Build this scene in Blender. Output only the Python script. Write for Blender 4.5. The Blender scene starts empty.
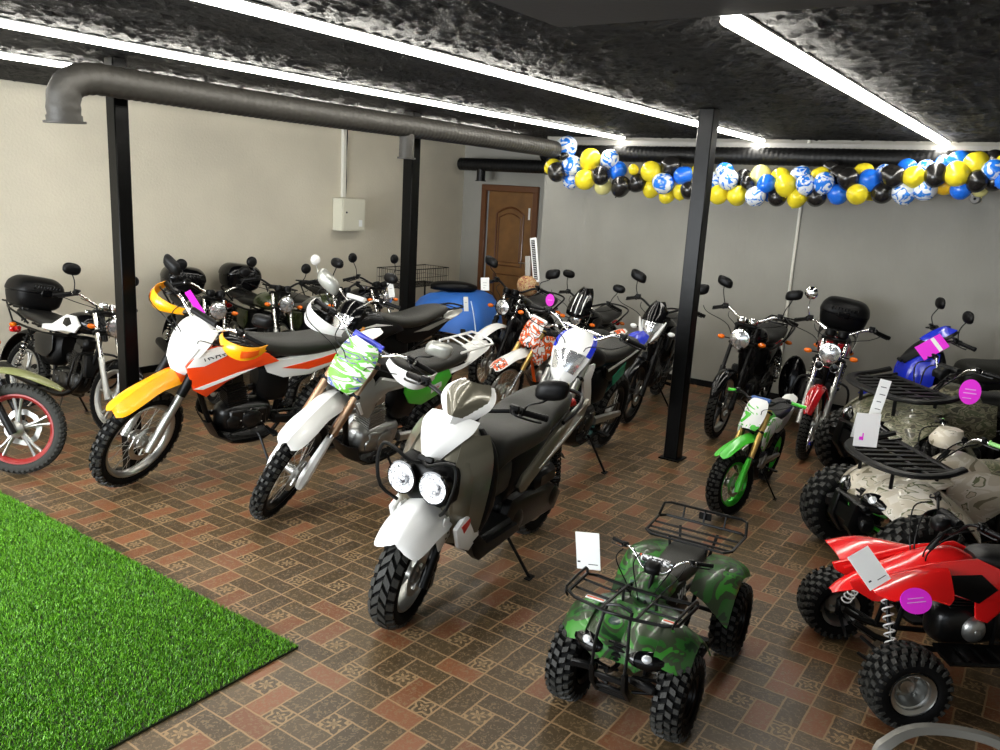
import bpy, bmesh, math, random
import numpy as np
from mathutils import Vector, Matrix
PI = math.pi
RAD = math.radians
COL = bpy.context.scene.collection
random.seed(7)

# ------------------------------------------------------------------ materials
MATS = {}
def mat(name, col, rough=.5, metal=0., coat=0., emit=0., bump=0., bscale=60., var=0., vscale=6., spec=.5, trans=0.):
    if name in MATS: return MATS[name]
    m = bpy.data.materials.new(name); m.use_nodes = True
    nt = m.node_tree; b = nt.nodes['Principled BSDF']
    b.inputs['Base Color'].default_value = (*col, 1)
    b.inputs['Roughness'].default_value = rough
    b.inputs['Metallic'].default_value = metal
    b.inputs['Coat Weight'].default_value = coat
    b.inputs['Coat Roughness'].default_value = .08
    b.inputs['Specular IOR Level'].default_value = spec
    if trans: b.inputs['Transmission Weight'].default_value = trans
    if emit:
        b.inputs['Emission Color'].default_value = (*col, 1); b.inputs['Emission Strength'].default_value = emit
    if bump or var:
        tc = nt.nodes.new('ShaderNodeTexCoord')
    if bump:
        n = nt.nodes.new('ShaderNodeTexNoise'); n.inputs['Scale'].default_value = bscale; n.inputs['Detail'].default_value = 4
        bp = nt.nodes.new('ShaderNodeBump'); bp.inputs['Strength'].default_value = bump; bp.inputs['Distance'].default_value = .01
        nt.links.new(tc.outputs['Object'], n.inputs['Vector']); nt.links.new(n.outputs['Fac'], bp.inputs['Height'])
        nt.links.new(bp.outputs['Normal'], b.inputs['Normal'])
    if var:
        n = nt.nodes.new('ShaderNodeTexNoise'); n.inputs['Scale'].default_value = vscale; n.inputs['Detail'].default_value = 5
        r = nt.nodes.new('ShaderNodeMapRange'); r.inputs[1].default_value = .3; r.inputs[2].default_value = .7
        r.inputs[3].default_value = 1 - var; r.inputs[4].default_value = 1 + var
        mx = nt.nodes.new('ShaderNodeVectorMath'); mx.operation = 'SCALE'; mx.inputs[0].default_value = col
        nt.links.new(tc.outputs['Object'], n.inputs['Vector']); nt.links.new(n.outputs['Fac'], r.inputs[0])
        nt.links.new(r.outputs[0], mx.inputs['Scale']); nt.links.new(mx.outputs[0], b.inputs['Base Color'])
    MATS[name] = m; return m

def camo(name, cols, scale=7., rough=.35, sharp=True, stretch=(1,1,1)):
    """printed camouflage: hard-edged patches picked out of one noise field"""
    if name in MATS: return MATS[name]
    m = bpy.data.materials.new(name); m.use_nodes = True; nt = m.node_tree; b = nt.nodes['Principled BSDF']
    b.inputs['Roughness'].default_value = rough; b.inputs['Coat Weight'].default_value = .3
    tc = nt.nodes.new('ShaderNodeTexCoord'); mp = nt.nodes.new('ShaderNodeMapping'); mp.inputs['Scale'].default_value = stretch
    n = nt.nodes.new('ShaderNodeTexNoise'); n.inputs['Scale'].default_value = scale; n.inputs['Detail'].default_value = 2.5
    n.inputs['Distortion'].default_value = 1.2
    cr = nt.nodes.new('ShaderNodeValToRGB'); cr.color_ramp.interpolation = 'CONSTANT' if sharp else 'LINEAR'
    e = cr.color_ramp.elements
    for i, (p, c) in enumerate(cols):
        el = e[i] if i < 2 else e.new(p)
        el.position = p; el.color = (*c, 1)
    nt.links.new(tc.outputs['Object'], mp.inputs[0]); nt.links.new(mp.outputs[0], n.inputs['Vector'])
    nt.links.new(n.outputs['Fac'], cr.inputs[0]); nt.links.new(cr.outputs[0], b.inputs['Base Color'])
    MATS[name] = m; return m

RUB = mat('rubber', (.003,.003,.003), .75, bump=.2, bscale=200, spec=.12)
KNB = mat('rubber_tread', (.020,.020,.017), .65, bump=.25, bscale=160)
RUBD = mat('rubber_dusty', (.018,.018,.015), .85, bump=.2, bscale=150)
BLK = mat('black_plastic', (.003,.003,.0032), .40, spec=.16)
BLKG = mat('black_gloss', (.002,.002,.0024), .12, coat=.1, spec=.3)
BLKM = mat('black_metal', (.003,.003,.003), .34, metal=.0, spec=.22)
ENG = mat('engine_black', (.004,.004,.004), .28, metal=.0, spec=.4, bump=.1, bscale=120)
ALU = mat('cast_aluminium', (.42,.42,.40), .38, metal=.9, bump=.08, bscale=150)
CHR = mat('chrome', (.85,.85,.83), .08, metal=1.)
STEEL = mat('steel', (.45,.45,.43), .3, metal=1.)
GOLD = mat('gold_anodised', (.75,.50,.16), .28, metal=.85)
BRZ = mat('bronze_anodised', (.42,.27,.17), .3, metal=.85)
WHT = mat('white_plastic', (.82,.82,.80), .28, coat=.4)
SEATM = mat('seat_vinyl', (.004,.004,.0037), .42, bump=.15, bscale=300)
SEATG = mat('seat_vinyl_grey', (.013,.013,.0095), .5, bump=.15, bscale=300)
ORG = mat('orange_plastic', (.85,.10,.003), .3, coat=.3)
RORG = mat('red_orange_graphic', (.80,.055,.004), .35)
YEL = mat('yellow_orange_plastic', (.95,.39,.001), .3, coat=.3)
GRN = mat('lime_green_plastic', (.07,.62,.04), .3, coat=.3)
DGRN = mat('teal_green_graphic', (.01,.22,.12), .35)
BLU = mat('blue_plastic', (.012,.03,.55), .25, coat=.4)
RED = mat('red_plastic', (.78,.012,.012), .22, coat=.6)
MRED = mat('dark_red_paint', (.42,.008,.012), .15, coat=.8)
AMB = mat('amber_lens', (.85,.16,.005), .2, coat=.5)
REDL = mat('red_lens', (.5,.01,.01), .2, coat=.5)
GLS = mat('mirror_glass', (.75,.77,.75), .04, metal=1.)
REFL = mat('headlight_reflector', (.80,.82,.84), .16, metal=.85, bump=.4, bscale=16, coat=1.)
LENS = mat('clear_lens', (.85,.88,.9), .1, coat=1., metal=.4)
SILV = mat('silver_grey_plastic', (.30,.30,.27), .3, metal=.35, coat=.4)
TITA = mat('grey_champagne_paint', (.14,.13,.095), .28, metal=.4, coat=.6)
OLV = mat('olive_paint', (.16,.17,.06), .4, coat=.3)
DOLV = mat('dark_olive_paint', (.035,.045,.015), .25, coat=.6)
PAPER = mat('paper', (.85,.86,.84), .7)
INK = mat('ink', (.03,.03,.04), .7)
MAG = mat('magenta_card', (.85,.02,.75), .5)
REDP = mat('red_rubber', (.7,.03,.02), .4)

# ------------------------------------------------------------------ mesh builder
class MB:
    def __init__(s, T=None, m=None):
        s.v = []; s.f = []; s.fm = []; s.mats = []; s.T = T or Matrix(); s.cur = 0
        if m: s.use(m)
    def use(s, m):
        if m not in s.mats: s.mats.append(m)
        s.cur = s.mats.index(m); return s
    def add(s, vs, fs, T=None):
        b = len(s.v); M = s.T @ T if T is not None else s.T
        s.v += [tuple(M @ Vector(p)) for p in vs]
        s.f += [tuple(b + i for i in f) for f in fs]; s.fm += [s.cur] * len(fs); return s
    def box(s, c, d, rot=None, b=0.):
        hx, hy, hz = d[0]/2, d[1]/2, d[2]/2
        T = Matrix.Translation(c) @ (rot if rot is not None else Matrix())
        b = min(b, hx*.9, hy*.9, hz*.9)
        sg = [(i, j, k) for i in (-1, 1) for j in (-1, 1) for k in (-1, 1)]
        if b <= 0:
            return s.add([(i*hx, j*hy, k*hz) for i, j, k in sg],
                [(0,1,3,2),(4,6,7,5),(0,4,5,1),(2,3,7,6),(0,2,6,4),(1,5,7,3)], T)
        V = []; idx = {}
        for q in sg:
            for a in range(3):
                p = [q[0]*(hx-b), q[1]*(hy-b), q[2]*(hz-b)]; p[a] = q[a]*(hx, hy, hz)[a]
                idx[(q, a)] = len(V); V.append(tuple(p))
        F = []
        for a in range(3):
            o = [x for x in range(3) if x != a]
            for sa in (-1, 1):
                ring = []
                for u, w in ((-1,-1),(1,-1),(1,1),(-1,1)):
                    q = [0,0,0]; q[a] = sa; q[o[0]] = u; q[o[1]] = w; ring.append(idx[(tuple(q), a)])
                F.append(tuple(ring))
        for a in range(3):
            o = [x for x in range(3) if x != a]
            for u in (-1, 1):
                for w in (-1, 1):
                    q0 = [0,0,0]; q1 = [0,0,0]; q0[a] = -1; q1[a] = 1
                    q0[o[0]] = q1[o[0]] = u; q0[o[1]] = q1[o[1]] = w
                    q0 = tuple(q0); q1 = tuple(q1)
                    F.append((idx[(q0, o[0])], idx[(q1, o[0])], idx[(q1, o[1])], idx[(q0, o[1])]))
        for q in sg: F.append((idx[(q, 0)], idx[(q, 1)], idx[(q, 2)]))
        return s.add(V, F, T)
    def tube(s, pts, r, n=8, smooth=0, closed=False, flat=1.):
        P = [Vector(p) for p in pts]
        R = list(r) if isinstance(r, (list, tuple)) else [r]*len(P)
        if smooth and len(P) > 2:
            Q = []; RR = []; L = len(P); rng = range(L if closed else L-1)
            for i in rng:
                if closed: a, b_, c, d = P[i-1], P[i], P[(i+1) % L], P[(i+2) % L]
                else: a, b_, c, d = P[max(i-1,0)], P[i], P[i+1], P[min(i+2, L-1)]
                for k in range(smooth):
                    t = k/smooth
                    Q.append(.5*((2*b_)+(c-a)*t+(2*a-5*b_+4*c-d)*t*t+(3*b_-a-3*c+d)*t**3))
                    RR.append(R[i]*(1-t)+R[(i+1) % L]*t)
            if not closed: Q.append(P[-1]); RR.append(R[-1])
            P, R = Q, RR
        L = len(P); V = []; F = []; prev = None
        for i, p in enumerate(P):
            if closed: t = P[(i+1) % L] - P[i-1]
            else: t = P[min(i+1, L-1)] - P[max(i-1, 0)]
            if t.length < 1e-9: t = Vector((0,0,1))
            t.normalize()
            if prev is None:
                up = Vector((0,0,1)) if abs(t.z) < .9 else Vector((1,0,0))
                u = t.cross(up).normalized()
            else:
                u = prev - t*prev.dot(t)
                if u.length < 1e-6: u = t.orthogonal()
                u.normalize()
            prev = u; w = t.cross(u)
            for k in range(n):
                a = 2*PI*k/n; V.append(p + u*math.cos(a)*R[i] + w*math.sin(a)*R[i]*flat)
        for i in range(L if closed else L-1):
            for k in range(n):
                j = (i+1) % L
                F.append((i*n+k, i*n+(k+1) % n, j*n+(k+1) % n, j*n+k))
        if not closed:
            F.append(tuple(range(n-1, -1, -1))); F.append(tuple((L-1)*n+k for k in range(n)))
        return s.add(V, F)
    def lathe(s, prof, c=(0,0,0), ax='y', n=32, closed=False, a0=0, T=None, caps=True):
        """profile of (radius, position along the axis)"""
        V = []; F = []; L = len(prof)
        for r, t in prof:
            for k in range(n):
                a = 2*PI*k/n + a0; x, z = r*math.cos(a), r*math.sin(a)
                p = {'y': (x, t, z), 'x': (t, x, z), 'z': (x, z, t)}[ax]
                V.append((p[0]+c[0], p[1]+c[1], p[2]+c[2]) if T is None else p)
        for i in range(L if closed else L-1):
            for k in range(n):
                j = (i+1) % L
                F.append((i*n+k, i*n+(k+1) % n, j*n+(k+1) % n, j*n+k))
        if not closed and caps:
            if prof[0][0] > 1e-6: F.append(tuple(range(n-1, -1, -1)))
            if prof[-1][0] > 1e-6: F.append(tuple((L-1)*n+k for k in range(n)))
        return s.add(V, F, T)
    def loft(s, rings, caps=True):
        n = len(rings[0]); V = [p for r in rings for p in r]; F = []
        for i in range(len(rings)-1):
            for k in range(n): F.append((i*n+k, i*n+(k+1) % n, (i+1)*n+(k+1) % n, (i+1)*n+k))
        if caps: F.append(tuple(range(n-1, -1, -1))); F.append(tuple((len(rings)-1)*n+k for k in range(n)))
        return s.add(V, F)
    def lx(s, st, k=20, y=0., smooth=3, caps=True):
        """loft along x: stations (x, z centre, half width, half height, exponent[, top flatten])"""
        st = interp(st, smooth); R = []
        for q in st:
            x, zc, hw, hh, e = q[:5]; tl = q[5] if len(q) > 5 else 0.
            ring = []
            for i in range(k):
                a = 2*PI*i/k; c, d = math.cos(a), math.sin(a)
                yy = hw*math.copysign(abs(c)**(2/e), c); zz = hh*math.copysign(abs(d)**(2/e), d)
                ring.append((x + tl*zz, y+yy, zc+zz))
            R.append(ring)
        return s.loft(R, caps)
    def lz(s, st, k=20, y=0., smooth=3, caps=True):
        """loft along z: stations (z, x centre, half length x, half width y, exponent)"""
        st = interp(st, smooth); R = []
        for z, xc, hx, hy, e in [q[:5] for q in st]:
            ring = []
            for i in range(k):
                a = 2*PI*i/k; c, d = math.cos(a), math.sin(a)
                ring.append((xc + hx*math.copysign(abs(c)**(2/e), c), y + hy*math.copysign(abs(d)**(2/e), d), z))
            R.append(ring)
        return s.loft(R, caps)
    def ell(s, c, d, n=14, rot=None):
        V = []; F = []; m = n//2
        T = Matrix.Translation(c) @ (rot if rot is not None else Matrix())
        for i in range(m+1):
            t = PI*i/m
            for k in range(n):
                a = 2*PI*k/n; V.append((d[0]*math.sin(t)*math.cos(a), d[1]*math.sin(t)*math.sin(a), d[2]*math.cos(t)))
        for i in range(m):
            for k in range(n):
                F.append((i*n+k, (i+1)*n+k, (i+1)*n+(k+1) % n, i*n+(k+1) % n))
        return s.add(V, F, T)
    def slab(s, grid, th):
        """solid skin over a grid of points"""
        A = len(grid); B = len(grid[0]); G = [[Vector(p) for p in r] for r in grid]
        top = []; bot = []
        for i in range(A):
            for j in range(B):
                du = G[min(i+1,A-1)][j]-G[max(i-1,0)][j]; dv = G[i][min(j+1,B-1)]-G[i][max(j-1,0)]
                nn = du.cross(dv)
                nn = nn.normalized() if nn.length > 1e-12 else Vector((0,0,1))
                top.append(G[i][j]+nn*th/2); bot.append(G[i][j]-nn*th/2)
        N = A*B; F = []
        for i in range(A-1):
            for j in range(B-1):
                a, b_, c, d = i*B+j, i*B+j+1, (i+1)*B+j+1, (i+1)*B+j
                F.append((a, b_, c, d)); F.append((N+d, N+c, N+b_, N+a))
        edge = [(0, j) for j in range(B)] + [(i, B-1) for i in range(1, A)] + [(A-1, j) for j in range(B-2, -1, -1)] + [(i, 0) for i in range(A-2, 0, -1)]
        for k in range(len(edge)):
            p, q = edge[k], edge[(k+1) % len(edge)]; a, b_ = p[0]*B+p[1], q[0]*B+q[1]
            F.append((b_, a, N+a, N+b_))
        return s.add(top+bot, F)
    def sheet(s, path, th=.004, cols=8, smooth=4, ridge=0.):
        """fender skin along x: stations (x, z, half width, drop at the edge)"""
        g = []
        for q in interp(path, smooth):
            x, z, hw, dr = q[:4]; row = []
            for j in range(cols+1):
                t = -1+2*j/cols; row.append((x, t*hw, z - dr*abs(t)**2.2 + ridge*max(0, 1-abs(t)*3)))
            g.append(row)
        return s.slab(g, th)
    def arcf(s, c, R, a0, a1, y0, y1, th=.006, n=14, edge=.03, m=4):
        """wheel-arch skin around an axle at c=(x,z), degrees from the front"""
        g = []
        for i in range(n+1):
            a = RAD(a0+(a1-a0)*i/n); row = []
            for j in range(m+1):
                t = j/m; rr = R - edge*(t**3)
                row.append((c[0]+rr*math.cos(a), y0+(y1-y0)*t, c[1]+rr*math.sin(a)))
            g.append(row)
        return s.slab(g, th)
    def plate(s, out, y0, y1, bev=.004, T=None):
        """side panel: outline (x,z), from y0 to y1, softened edges"""
        cx = sum(p[0] for p in out)/len(out); cz = sum(p[1] for p in out)/len(out)
        n = len(out)
        def ins(b):
            r = []
            for x, z in out:
                dx, dz = x-cx, z-cz; L = math.hypot(dx, dz) or 1
                k = max(.2, 1-b/L); r.append((cx+dx*k, cz+dz*k))
            return r
        sg = 1 if y1 > y0 else -1; bev = min(bev, abs(y1-y0)*.45)
        L = [[(x, y0, z) for x, z in ins(bev)], [(x, y0+sg*bev, z) for x, z in out],
             [(x, y1-sg*bev, z) for x, z in out], [(x, y1, z) for x, z in ins(bev*2.2)]]
        V = [p for r in L for p in r]; F = []
        for i in range(3):
            for k in range(n): F.append((i*n+k, i*n+(k+1) % n, (i+1)*n+(k+1) % n, (i+1)*n+k))
        F.append(tuple(range(n-1, -1, -1))); F.append(tuple(3*n+k for k in range(n)))
        return s.add(V, F, T)
    def build(s, name, parent=None, label=None, ang=38):
        me = bpy.data.meshes.new(name)
        me.from_pydata(s.v, [], s.f)
        bm = bmesh.new(); bm.from_mesh(me); bmesh.ops.recalc_face_normals(bm, faces=bm.faces); bm.to_mesh(me); bm.free()
        for m in s.mats or [BLK]: me.materials.append(m)
        if len(s.mats) > 1: me.polygons.foreach_set('material_index', s.fm)
        me.polygons.foreach_set('use_smooth', [True]*len(me.polygons))
        me.set_sharp_from_angle(angle=RAD(ang)); me.update()
        o = bpy.data.objects.new(name, me); COL.objects.link(o)
        if parent: o.parent = parent
        if label: o['label'] = label
        return o

def interp(st, k):
    if k <= 1: return st
    out = []; L = len(st)
    for i in range(L-1):
        a, b_, c, d = st[max(i-1,0)], st[i], st[i+1], st[min(i+2,L-1)]
        for j in range(k):
            t = j/k
            out.append(tuple(.5*((2*b_[q])+(c[q]-a[q])*t+(2*a[q]-5*b_[q]+4*c[q]-d[q])*t*t+(3*b_[q]-a[q]-3*c[q]+d[q])*t**3) for q in range(len(b_))))
    out.append(tuple(st[-1]))
    return out

def thing(name, label, cat, loc=(0,0,0), rot=(0,0,0), group=None, sc=1.):
    o = bpy.data.objects.new(name, None); COL.objects.link(o); o.empty_display_size = .1
    o.location = loc; o.rotation_euler = rot; o.scale = (sc, sc, sc)
    o['label'] = label; o['category'] = cat
    if group: o['group'] = group
    return o
def tag(o, label, cat, group=None):
    o['label'] = label; o['category'] = cat
    if group: o['group'] = group
    return o
def struct(o): o['kind'] = 'structure'; return o

def textmesh(body, size, m, name, parent, T, depth=.0008):
    cu = bpy.data.curves.new('letters', 'FONT'); cu.body = body; cu.size = size; cu.extrude = depth
    cu.align_x = 'CENTER'; cu.align_y = 'CENTER'
    to = bpy.data.objects.new('letters', cu)
    me = bpy.data.meshes.new_from_object(to); bpy.data.objects.remove(to)
    me.transform(T); me.materials.clear(); me.materials.append(m)
    o = bpy.data.objects.new(name, me); COL.objects.link(o)
    if parent: o.parent = parent
    return o

def rotm(ax, deg): return Matrix.Rotation(RAD(deg), 4, ax)
def mir(pts): return [(p[0], -p[1], p[2]) for p in pts]

# ------------------------------------------------------------------ wheels
def tyre(c, R, w, kind, T=None, m=RUB):
    b = MB(T, m); cx, cz = c
    h = {'knob': .013, 'street': .004, 'chunk': .011, 'atv': .013, 'trail': .008}[kind]
    sw = w/2; pr = []
    Rc = R-h; ri = Rc - min(w*.80, R*.34) if kind in ('knob','street','trail') else Rc - w*.62
    if kind == 'atv': ri = Rc*.56
    K = 18; e = 2.2 if kind != 'atv' else 3.2
    rc = (Rc+ri)/2; rh = (Rc-ri)/2
    for i in range(K):
        a = 2*PI*i/K; cc, ss = math.cos(a), math.sin(a)
        pr.append((rc+rh*math.copysign(abs(cc)**(2/e), cc), sw*.94*math.copysign(abs(ss)**(2/e), ss)))
    b.lathe(pr, (cx, 0, cz), 'y', 48, closed=True)
    def surf(t, up):  # point on carcass at lateral fraction t, raised by up
        y = sw*.94*t; q = max(0, 1-abs(t)**e)**(1/e); return rc+rh*q+up, y
    def block(a, da, t0, t1, sk=0.):
        V = []
        for up in (-.008, h):
            for t in (t0, t1):
                r, y = surf(t, up)
                for s_ in (-1, 1):
                    sh = .8 if up > 0 else 1.
                    aa = a + s_*da*sh + sk*t
                    V.append((cx+r*math.cos(aa), y*(1.03 if up > 0 else 1), cz+r*math.sin(aa)))
        b.add(V, [(0,1,3,2),(4,6,7,5),(0,4,5,1),(2,3,7,6),(0,2,6,4),(1,5,7,3)])
    b.use(KNB if m is RUB else m)
    if kind == 'knob':
        N = 2*int(PI*R/.043)
        for i in range(N):
            a = 2*PI*i/N; d = 2*PI/N
            if i % 2: block(a, d*.29, -.20, .20)
            else: block(a, d*.29, -.50, -.14); block(a, d*.29, .14, .50)
            for s_ in (-1, 1): block(a+d*.25*(i % 2), d*.33, s_*.62, s_*.93)
    elif kind == 'trail':
        N = int(2*PI*R/.036)
        for i in range(N):
            a = 2*PI*i/N; d = 2*PI/N
            block(a, d*.36, -.18, .18)
            block(a+d*.5, d*.34, -.6, -.26, .1); block(a+d*.5, d*.34, .26, .6, -.1)
            for s_ in (-1, 1): block(a, d*.3, s_*.68, s_*.93)
    elif kind == 'street':
        N = int(2*PI*R/.05)
        for i in range(N):
            a = 2*PI*i/N; d = 2*PI/N
            block(a, d*.42, -.3, .3, .1)
            for s_ in (-1, 1): block(a+d*.5, d*.4, s_*.38, s_*.85, .08*s_)
    elif kind == 'chunk':
        N = int(2*PI*R/.062)
        for i in range(N):
            a = 2*PI*i/N; d = 2*PI/N
            block(a, d*.38, -.50, -.02, .3); block(a+d*.5, d*.38, .02, .50, -.3)
            block(a+d*.2, d*.36, -.92, -.56, .12); block(a+d*.7, d*.36, .56, .92, -.12)
    else:
        N = max(14, int(2*PI*R/(.042 if R < .175 else .065)))
        for i in range(N):
            a = 2*PI*i/N; d = 2*PI/N
            block(a, d*.3, -.42, -.06, .15); block(a+d*.5, d*.3, .06, .42, -.15)
            block(a+d*.5, d*.27, -.82, -.52, .06); block(a, d*.27, .52, .82, -.06)
            for s_ in (-1, 1): block(a+d*(.0 if s_ < 0 else .5), d*.2, s_*.88, s_*.985)
    return b, ri

def wheel(name, root, c, R, w, kind='knob', rim=STEEL, style='spoke', T=None, hub=ALU, disc=None, n=28, sprocket=False, tm=RUB, nsp=5, spm=None):
    tb, ri = tyre(c, R, w, kind, T, tm); wo = tb.build(name, root); cx, cz = c
    rw = w*.34
    b = MB(T, rim)
    b.lathe([(ri+.006, -rw), (ri+.008, -rw*.9), (ri-.004, -rw*.72), (ri-.016, -rw*.4), (ri-.018, 0), (ri-.016, rw*.4), (ri-.004, rw*.72), (ri+.008, rw*.9),
             (ri+.006, rw), (ri-.004, rw), (ri-.014, rw*.7), (ri-.024, rw*.35), (ri-.026, 0), (ri-.024, -rw*.35), (ri-.014, -rw*.7), (ri-.004, -rw)], (cx,0,cz), 'y', 48, closed=True)
    b.build('rim', wo)
    hr = .028 if style == 'spoke' else .03
    b = MB(T, hub)
    b.lathe([(.012,-.062),(.03,-.058),(hr+.022,-.04),(hr+.022,-.034),(hr,-.03),(hr,.03),(hr+.022,.034),(hr+.022,.04),(.03,.058),(.012,.062)], (cx,0,cz), 'y', 20)
    b.build('hub', wo)
    if style == 'spoke':
        b = MB(T, spm or STEEL)
        for i in range(n):
            a = 2*PI*i/n; sd = 1 if i % 2 else -1; tw = .32*(1 if (i//2) % 2 else -1)
            b.tube([(cx+(hr+.018)*math.cos(a+tw), sd*.037, cz+(hr+.018)*math.sin(a+tw)), (cx+(ri-.018)*math.cos(a), sd*.004, cz+(ri-.018)*math.sin(a))], .0021, 4)
        b.build('spokes', wo)
    elif style in ('alloy', 'twin'):
        b = MB(T, spm or rim)
        for i in range(nsp):
            for off in ((-.13, .13) if style == 'twin' else (0,)):
                a = 2*PI*i/nsp + PI/2; a2 = a+off
                b.tube([(cx+.03*math.cos(a), 0, cz+.03*math.sin(a)), (cx+.6*ri*math.cos(a+off*.7), 0, cz+.6*ri*math.sin(a+off*.7)), (cx+(ri-.015)*math.cos(a2), 0, cz+(ri-.015)*math.sin(a2))],
                       [.02, .009, .013] if style == 'twin' else [.024, .014, .02], 8)
        b.build('wheel_spokes', wo)
    if disc:
        b = MB(T, disc); r1 = min(.12, ri*.58); r0 = r1-.035; y = .052; N = 36
        V = []; F = []
        for k in range(N):
            a = 2*PI*k/N; rr = r1*(1+.03*math.cos(a*9))
            for yy in (y, y+.004): V += [(cx+r0*math.cos(a), yy, cz+r0*math.sin(a)), (cx+rr*math.cos(a), yy, cz+rr*math.sin(a))]
        for k in range(N):
            j = (k+1) % N
            F += [(k*4,k*4+1,j*4+1,j*4),(k*4+2,j*4+2,j*4+3,k*4+3),(k*4+1,k*4+3,j*4+3,j*4+1),(k*4,j*4,j*4+2,k*4+2)]
        b.add(V, F)
        for k in range(5):
            a = 2*PI*k/5; b.tube([(cx+.03*math.cos(a), y+.002, cz+.03*math.sin(a)), (cx+r0*1.02*math.cos(a), y+.002, cz+r0*1.02*math.sin(a))], .008, 6, flat=.4)
        b.build('brake_disc', wo)
    if sprocket:
        b = MB(T, ENG); b.lathe([(.085,.06),(.088,.062),(.088,.066),(.03,.066),(.03,.06)], (cx,0,cz), 'y', 30, closed=True)
        for k in range(4):
            a = 2*PI*k/4; b.tube([(cx+.02*math.cos(a), .062, cz+.02*math.sin(a)), (cx+.08*math.cos(a), .062, cz+.08*math.sin(a))], .008, 5)
        b.build('sprocket', wo)
    return wo

def spring(b, p0, p1, R, r, turns, n=6):
    p0, p1 = Vector(p0), Vector(p1); d = (p1-p0); t = d.normalized(); u = t.orthogonal().normalized(); w = t.cross(u)
    P = []; N = int(turns*10)
    for i in range(N+1):
        a = 2*PI*i/10; P.append(p0+d*(i/N)+u*math.cos(a)*R+w*math.sin(a)*R)
    b.tube(P, r, n)

def shock(root, p0, p1, name='shock_absorber', body=BLKM, coil=STEEL, R=.028, T=None, label=None):
    p0, p1 = Vector(p0), Vector(p1); d = p1-p0
    b = MB(T, body); b.tube([p0, p0+d*.5], R*.45, 10); b.use(CHR).tube([p0+d*.45, p1], R*.25, 8)
    b.use(body).tube([p0+d*.1, p0+d*.13], R*1.15, 12); b.tube([p0+d*.85, p0+d*.88], R*1.15, 12)
    b.ell(p0, (R*.5,)*3, 8); b.ell(p1, (R*.5,)*3, 8)
    o = b.build(name, root, label)
    b = MB(T, coil); spring(b, p0+d*.13, p0+d*.85, R, R*.17, 7); b.build('spring', o)
    return o
# ------------------------------------------------------------------ shared motorcycle pieces
def steer_T(A, rake, st):
    r = RAD(rake); u = Vector((-math.sin(r), 0, math.cos(r))); p = Vector(A)-Vector((math.cos(r), 0, math.sin(r)))*.03
    return Matrix.Translation(p) @ Matrix.Rotation(st, 4, u) @ Matrix.Translation(-p), u

def engine(root, c, m=ENG, cover=ALU, s=1., fins=True, lean=12, cm=None):
    x, z = c; b = MB(m=m)
    b.lx([(x-.17*s, z+.005, .03*s, .05*s, 3), (x-.15*s, z, .075*s, .085*s, 3), (x-.05*s, z-.005, .09*s, .105*s, 3), (x+.07*s, z-.01, .09*s, .11*s, 3),
          (x+.16*s, z-.01, .075*s, .085*s, 3), (x+.185*s, z-.01, .03*s, .05*s, 3)], 18, smooth=3)
    eo = b.build('engine', root)
    cb = MB(m=cm or m); T0 = Matrix.Translation((x+.06*s, 0, z+.07*s)) @ rotm('Y', lean)
    if fins:
        for i in range(9):
            w = (.135 if i < 7 else .12)*s
            cb.box((0,0,0), (w, w, .0065*s), Matrix(), b=.002) if False else cb.add(*boxvf(w, w, .007*s), T0 @ Matrix.Translation((0,0,(.03+.0165*i)*s)))
    cb.add(*boxvf(.09*s, .09*s, .2*s), T0 @ Matrix.Translation((0,0,.09*s)))
    cb.add(*boxvf(.115*s, .11*s, .05*s), T0 @ Matrix.Translation((0,0,.20*s)))
    cb.add(*boxvf(.08*s, .13*s, .025*s), T0 @ Matrix.Translation((0,0,.23*s)))
    cb.build('cylinder', eo)
    for sd in (1, -1):
        k = MB(m=cover)
        k.lathe([(.0, .112*s*sd), (.03*s, .112*s*sd), (.052*s, .108*s*sd), (.066*s, .098*s*sd), (.07*s, .08*s*sd)], (x-.02*s if sd > 0 else x+.03*s, 0, z-.01), 'y', 24)
        k.lathe([(.0, .1*s*sd), (.03*s, .1*s*sd), (.045*s, .09*s*sd), (.048*s, .07*s*sd)], (x+.1*s*(1 if sd > 0 else -1), 0, z-.02), 'y', 20)
        k.box((x, .075*s*sd, z), (.26*s, .03*s, .13*s), b=.02)
        for q in range(9):
            a = 2*PI*q/9; k.use(STEEL).ell((x-.02*s+.075*s*math.cos(a), .094*s*sd, z-.01+.075*s*math.sin(a)), (.006,.004,.006), 6)
        k.build('side_cover', eo)
    k = MB(m=BLKM); k.tube([(x-.02, 0, z+.17*s), (x-.10*s, 0, z+.19*s)], .022*s, 10); k.ell((x-.08*s, 0, z+.17*s), (.03*s,.03*s,.045*s), 10); k.build('carburettor', eo)
    return eo

def boxvf(dx, dy, dz):
    a, b, c = dx/2, dy/2, dz/2
    return ([(i*a, j*b, k*c) for i in (-1,1) for j in (-1,1) for k in (-1,1)], [(0,1,3,2),(4,6,7,5),(0,4,5,1),(2,3,7,6),(0,2,6,4),(1,5,7,3)])

def chain(root, p0, r0, p1, r1, y):
    P = []
    ang = math.atan2(p1[1]-p0[1], p1[0]-p0[0])
    for i in range(9): a = ang+PI/2+PI*i/8; P.append((p0[0]+r0*math.cos(a), y, p0[1]+r0*math.sin(a)))
    for i in range(7): a = ang-PI/2+PI*i/6; P.append((p1[0]+r1*math.cos(a), y, p1[1]+r1*math.sin(a)))
    MB(m=BLKM).tube(P, .007, 5, closed=True).build('chain', root)

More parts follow.
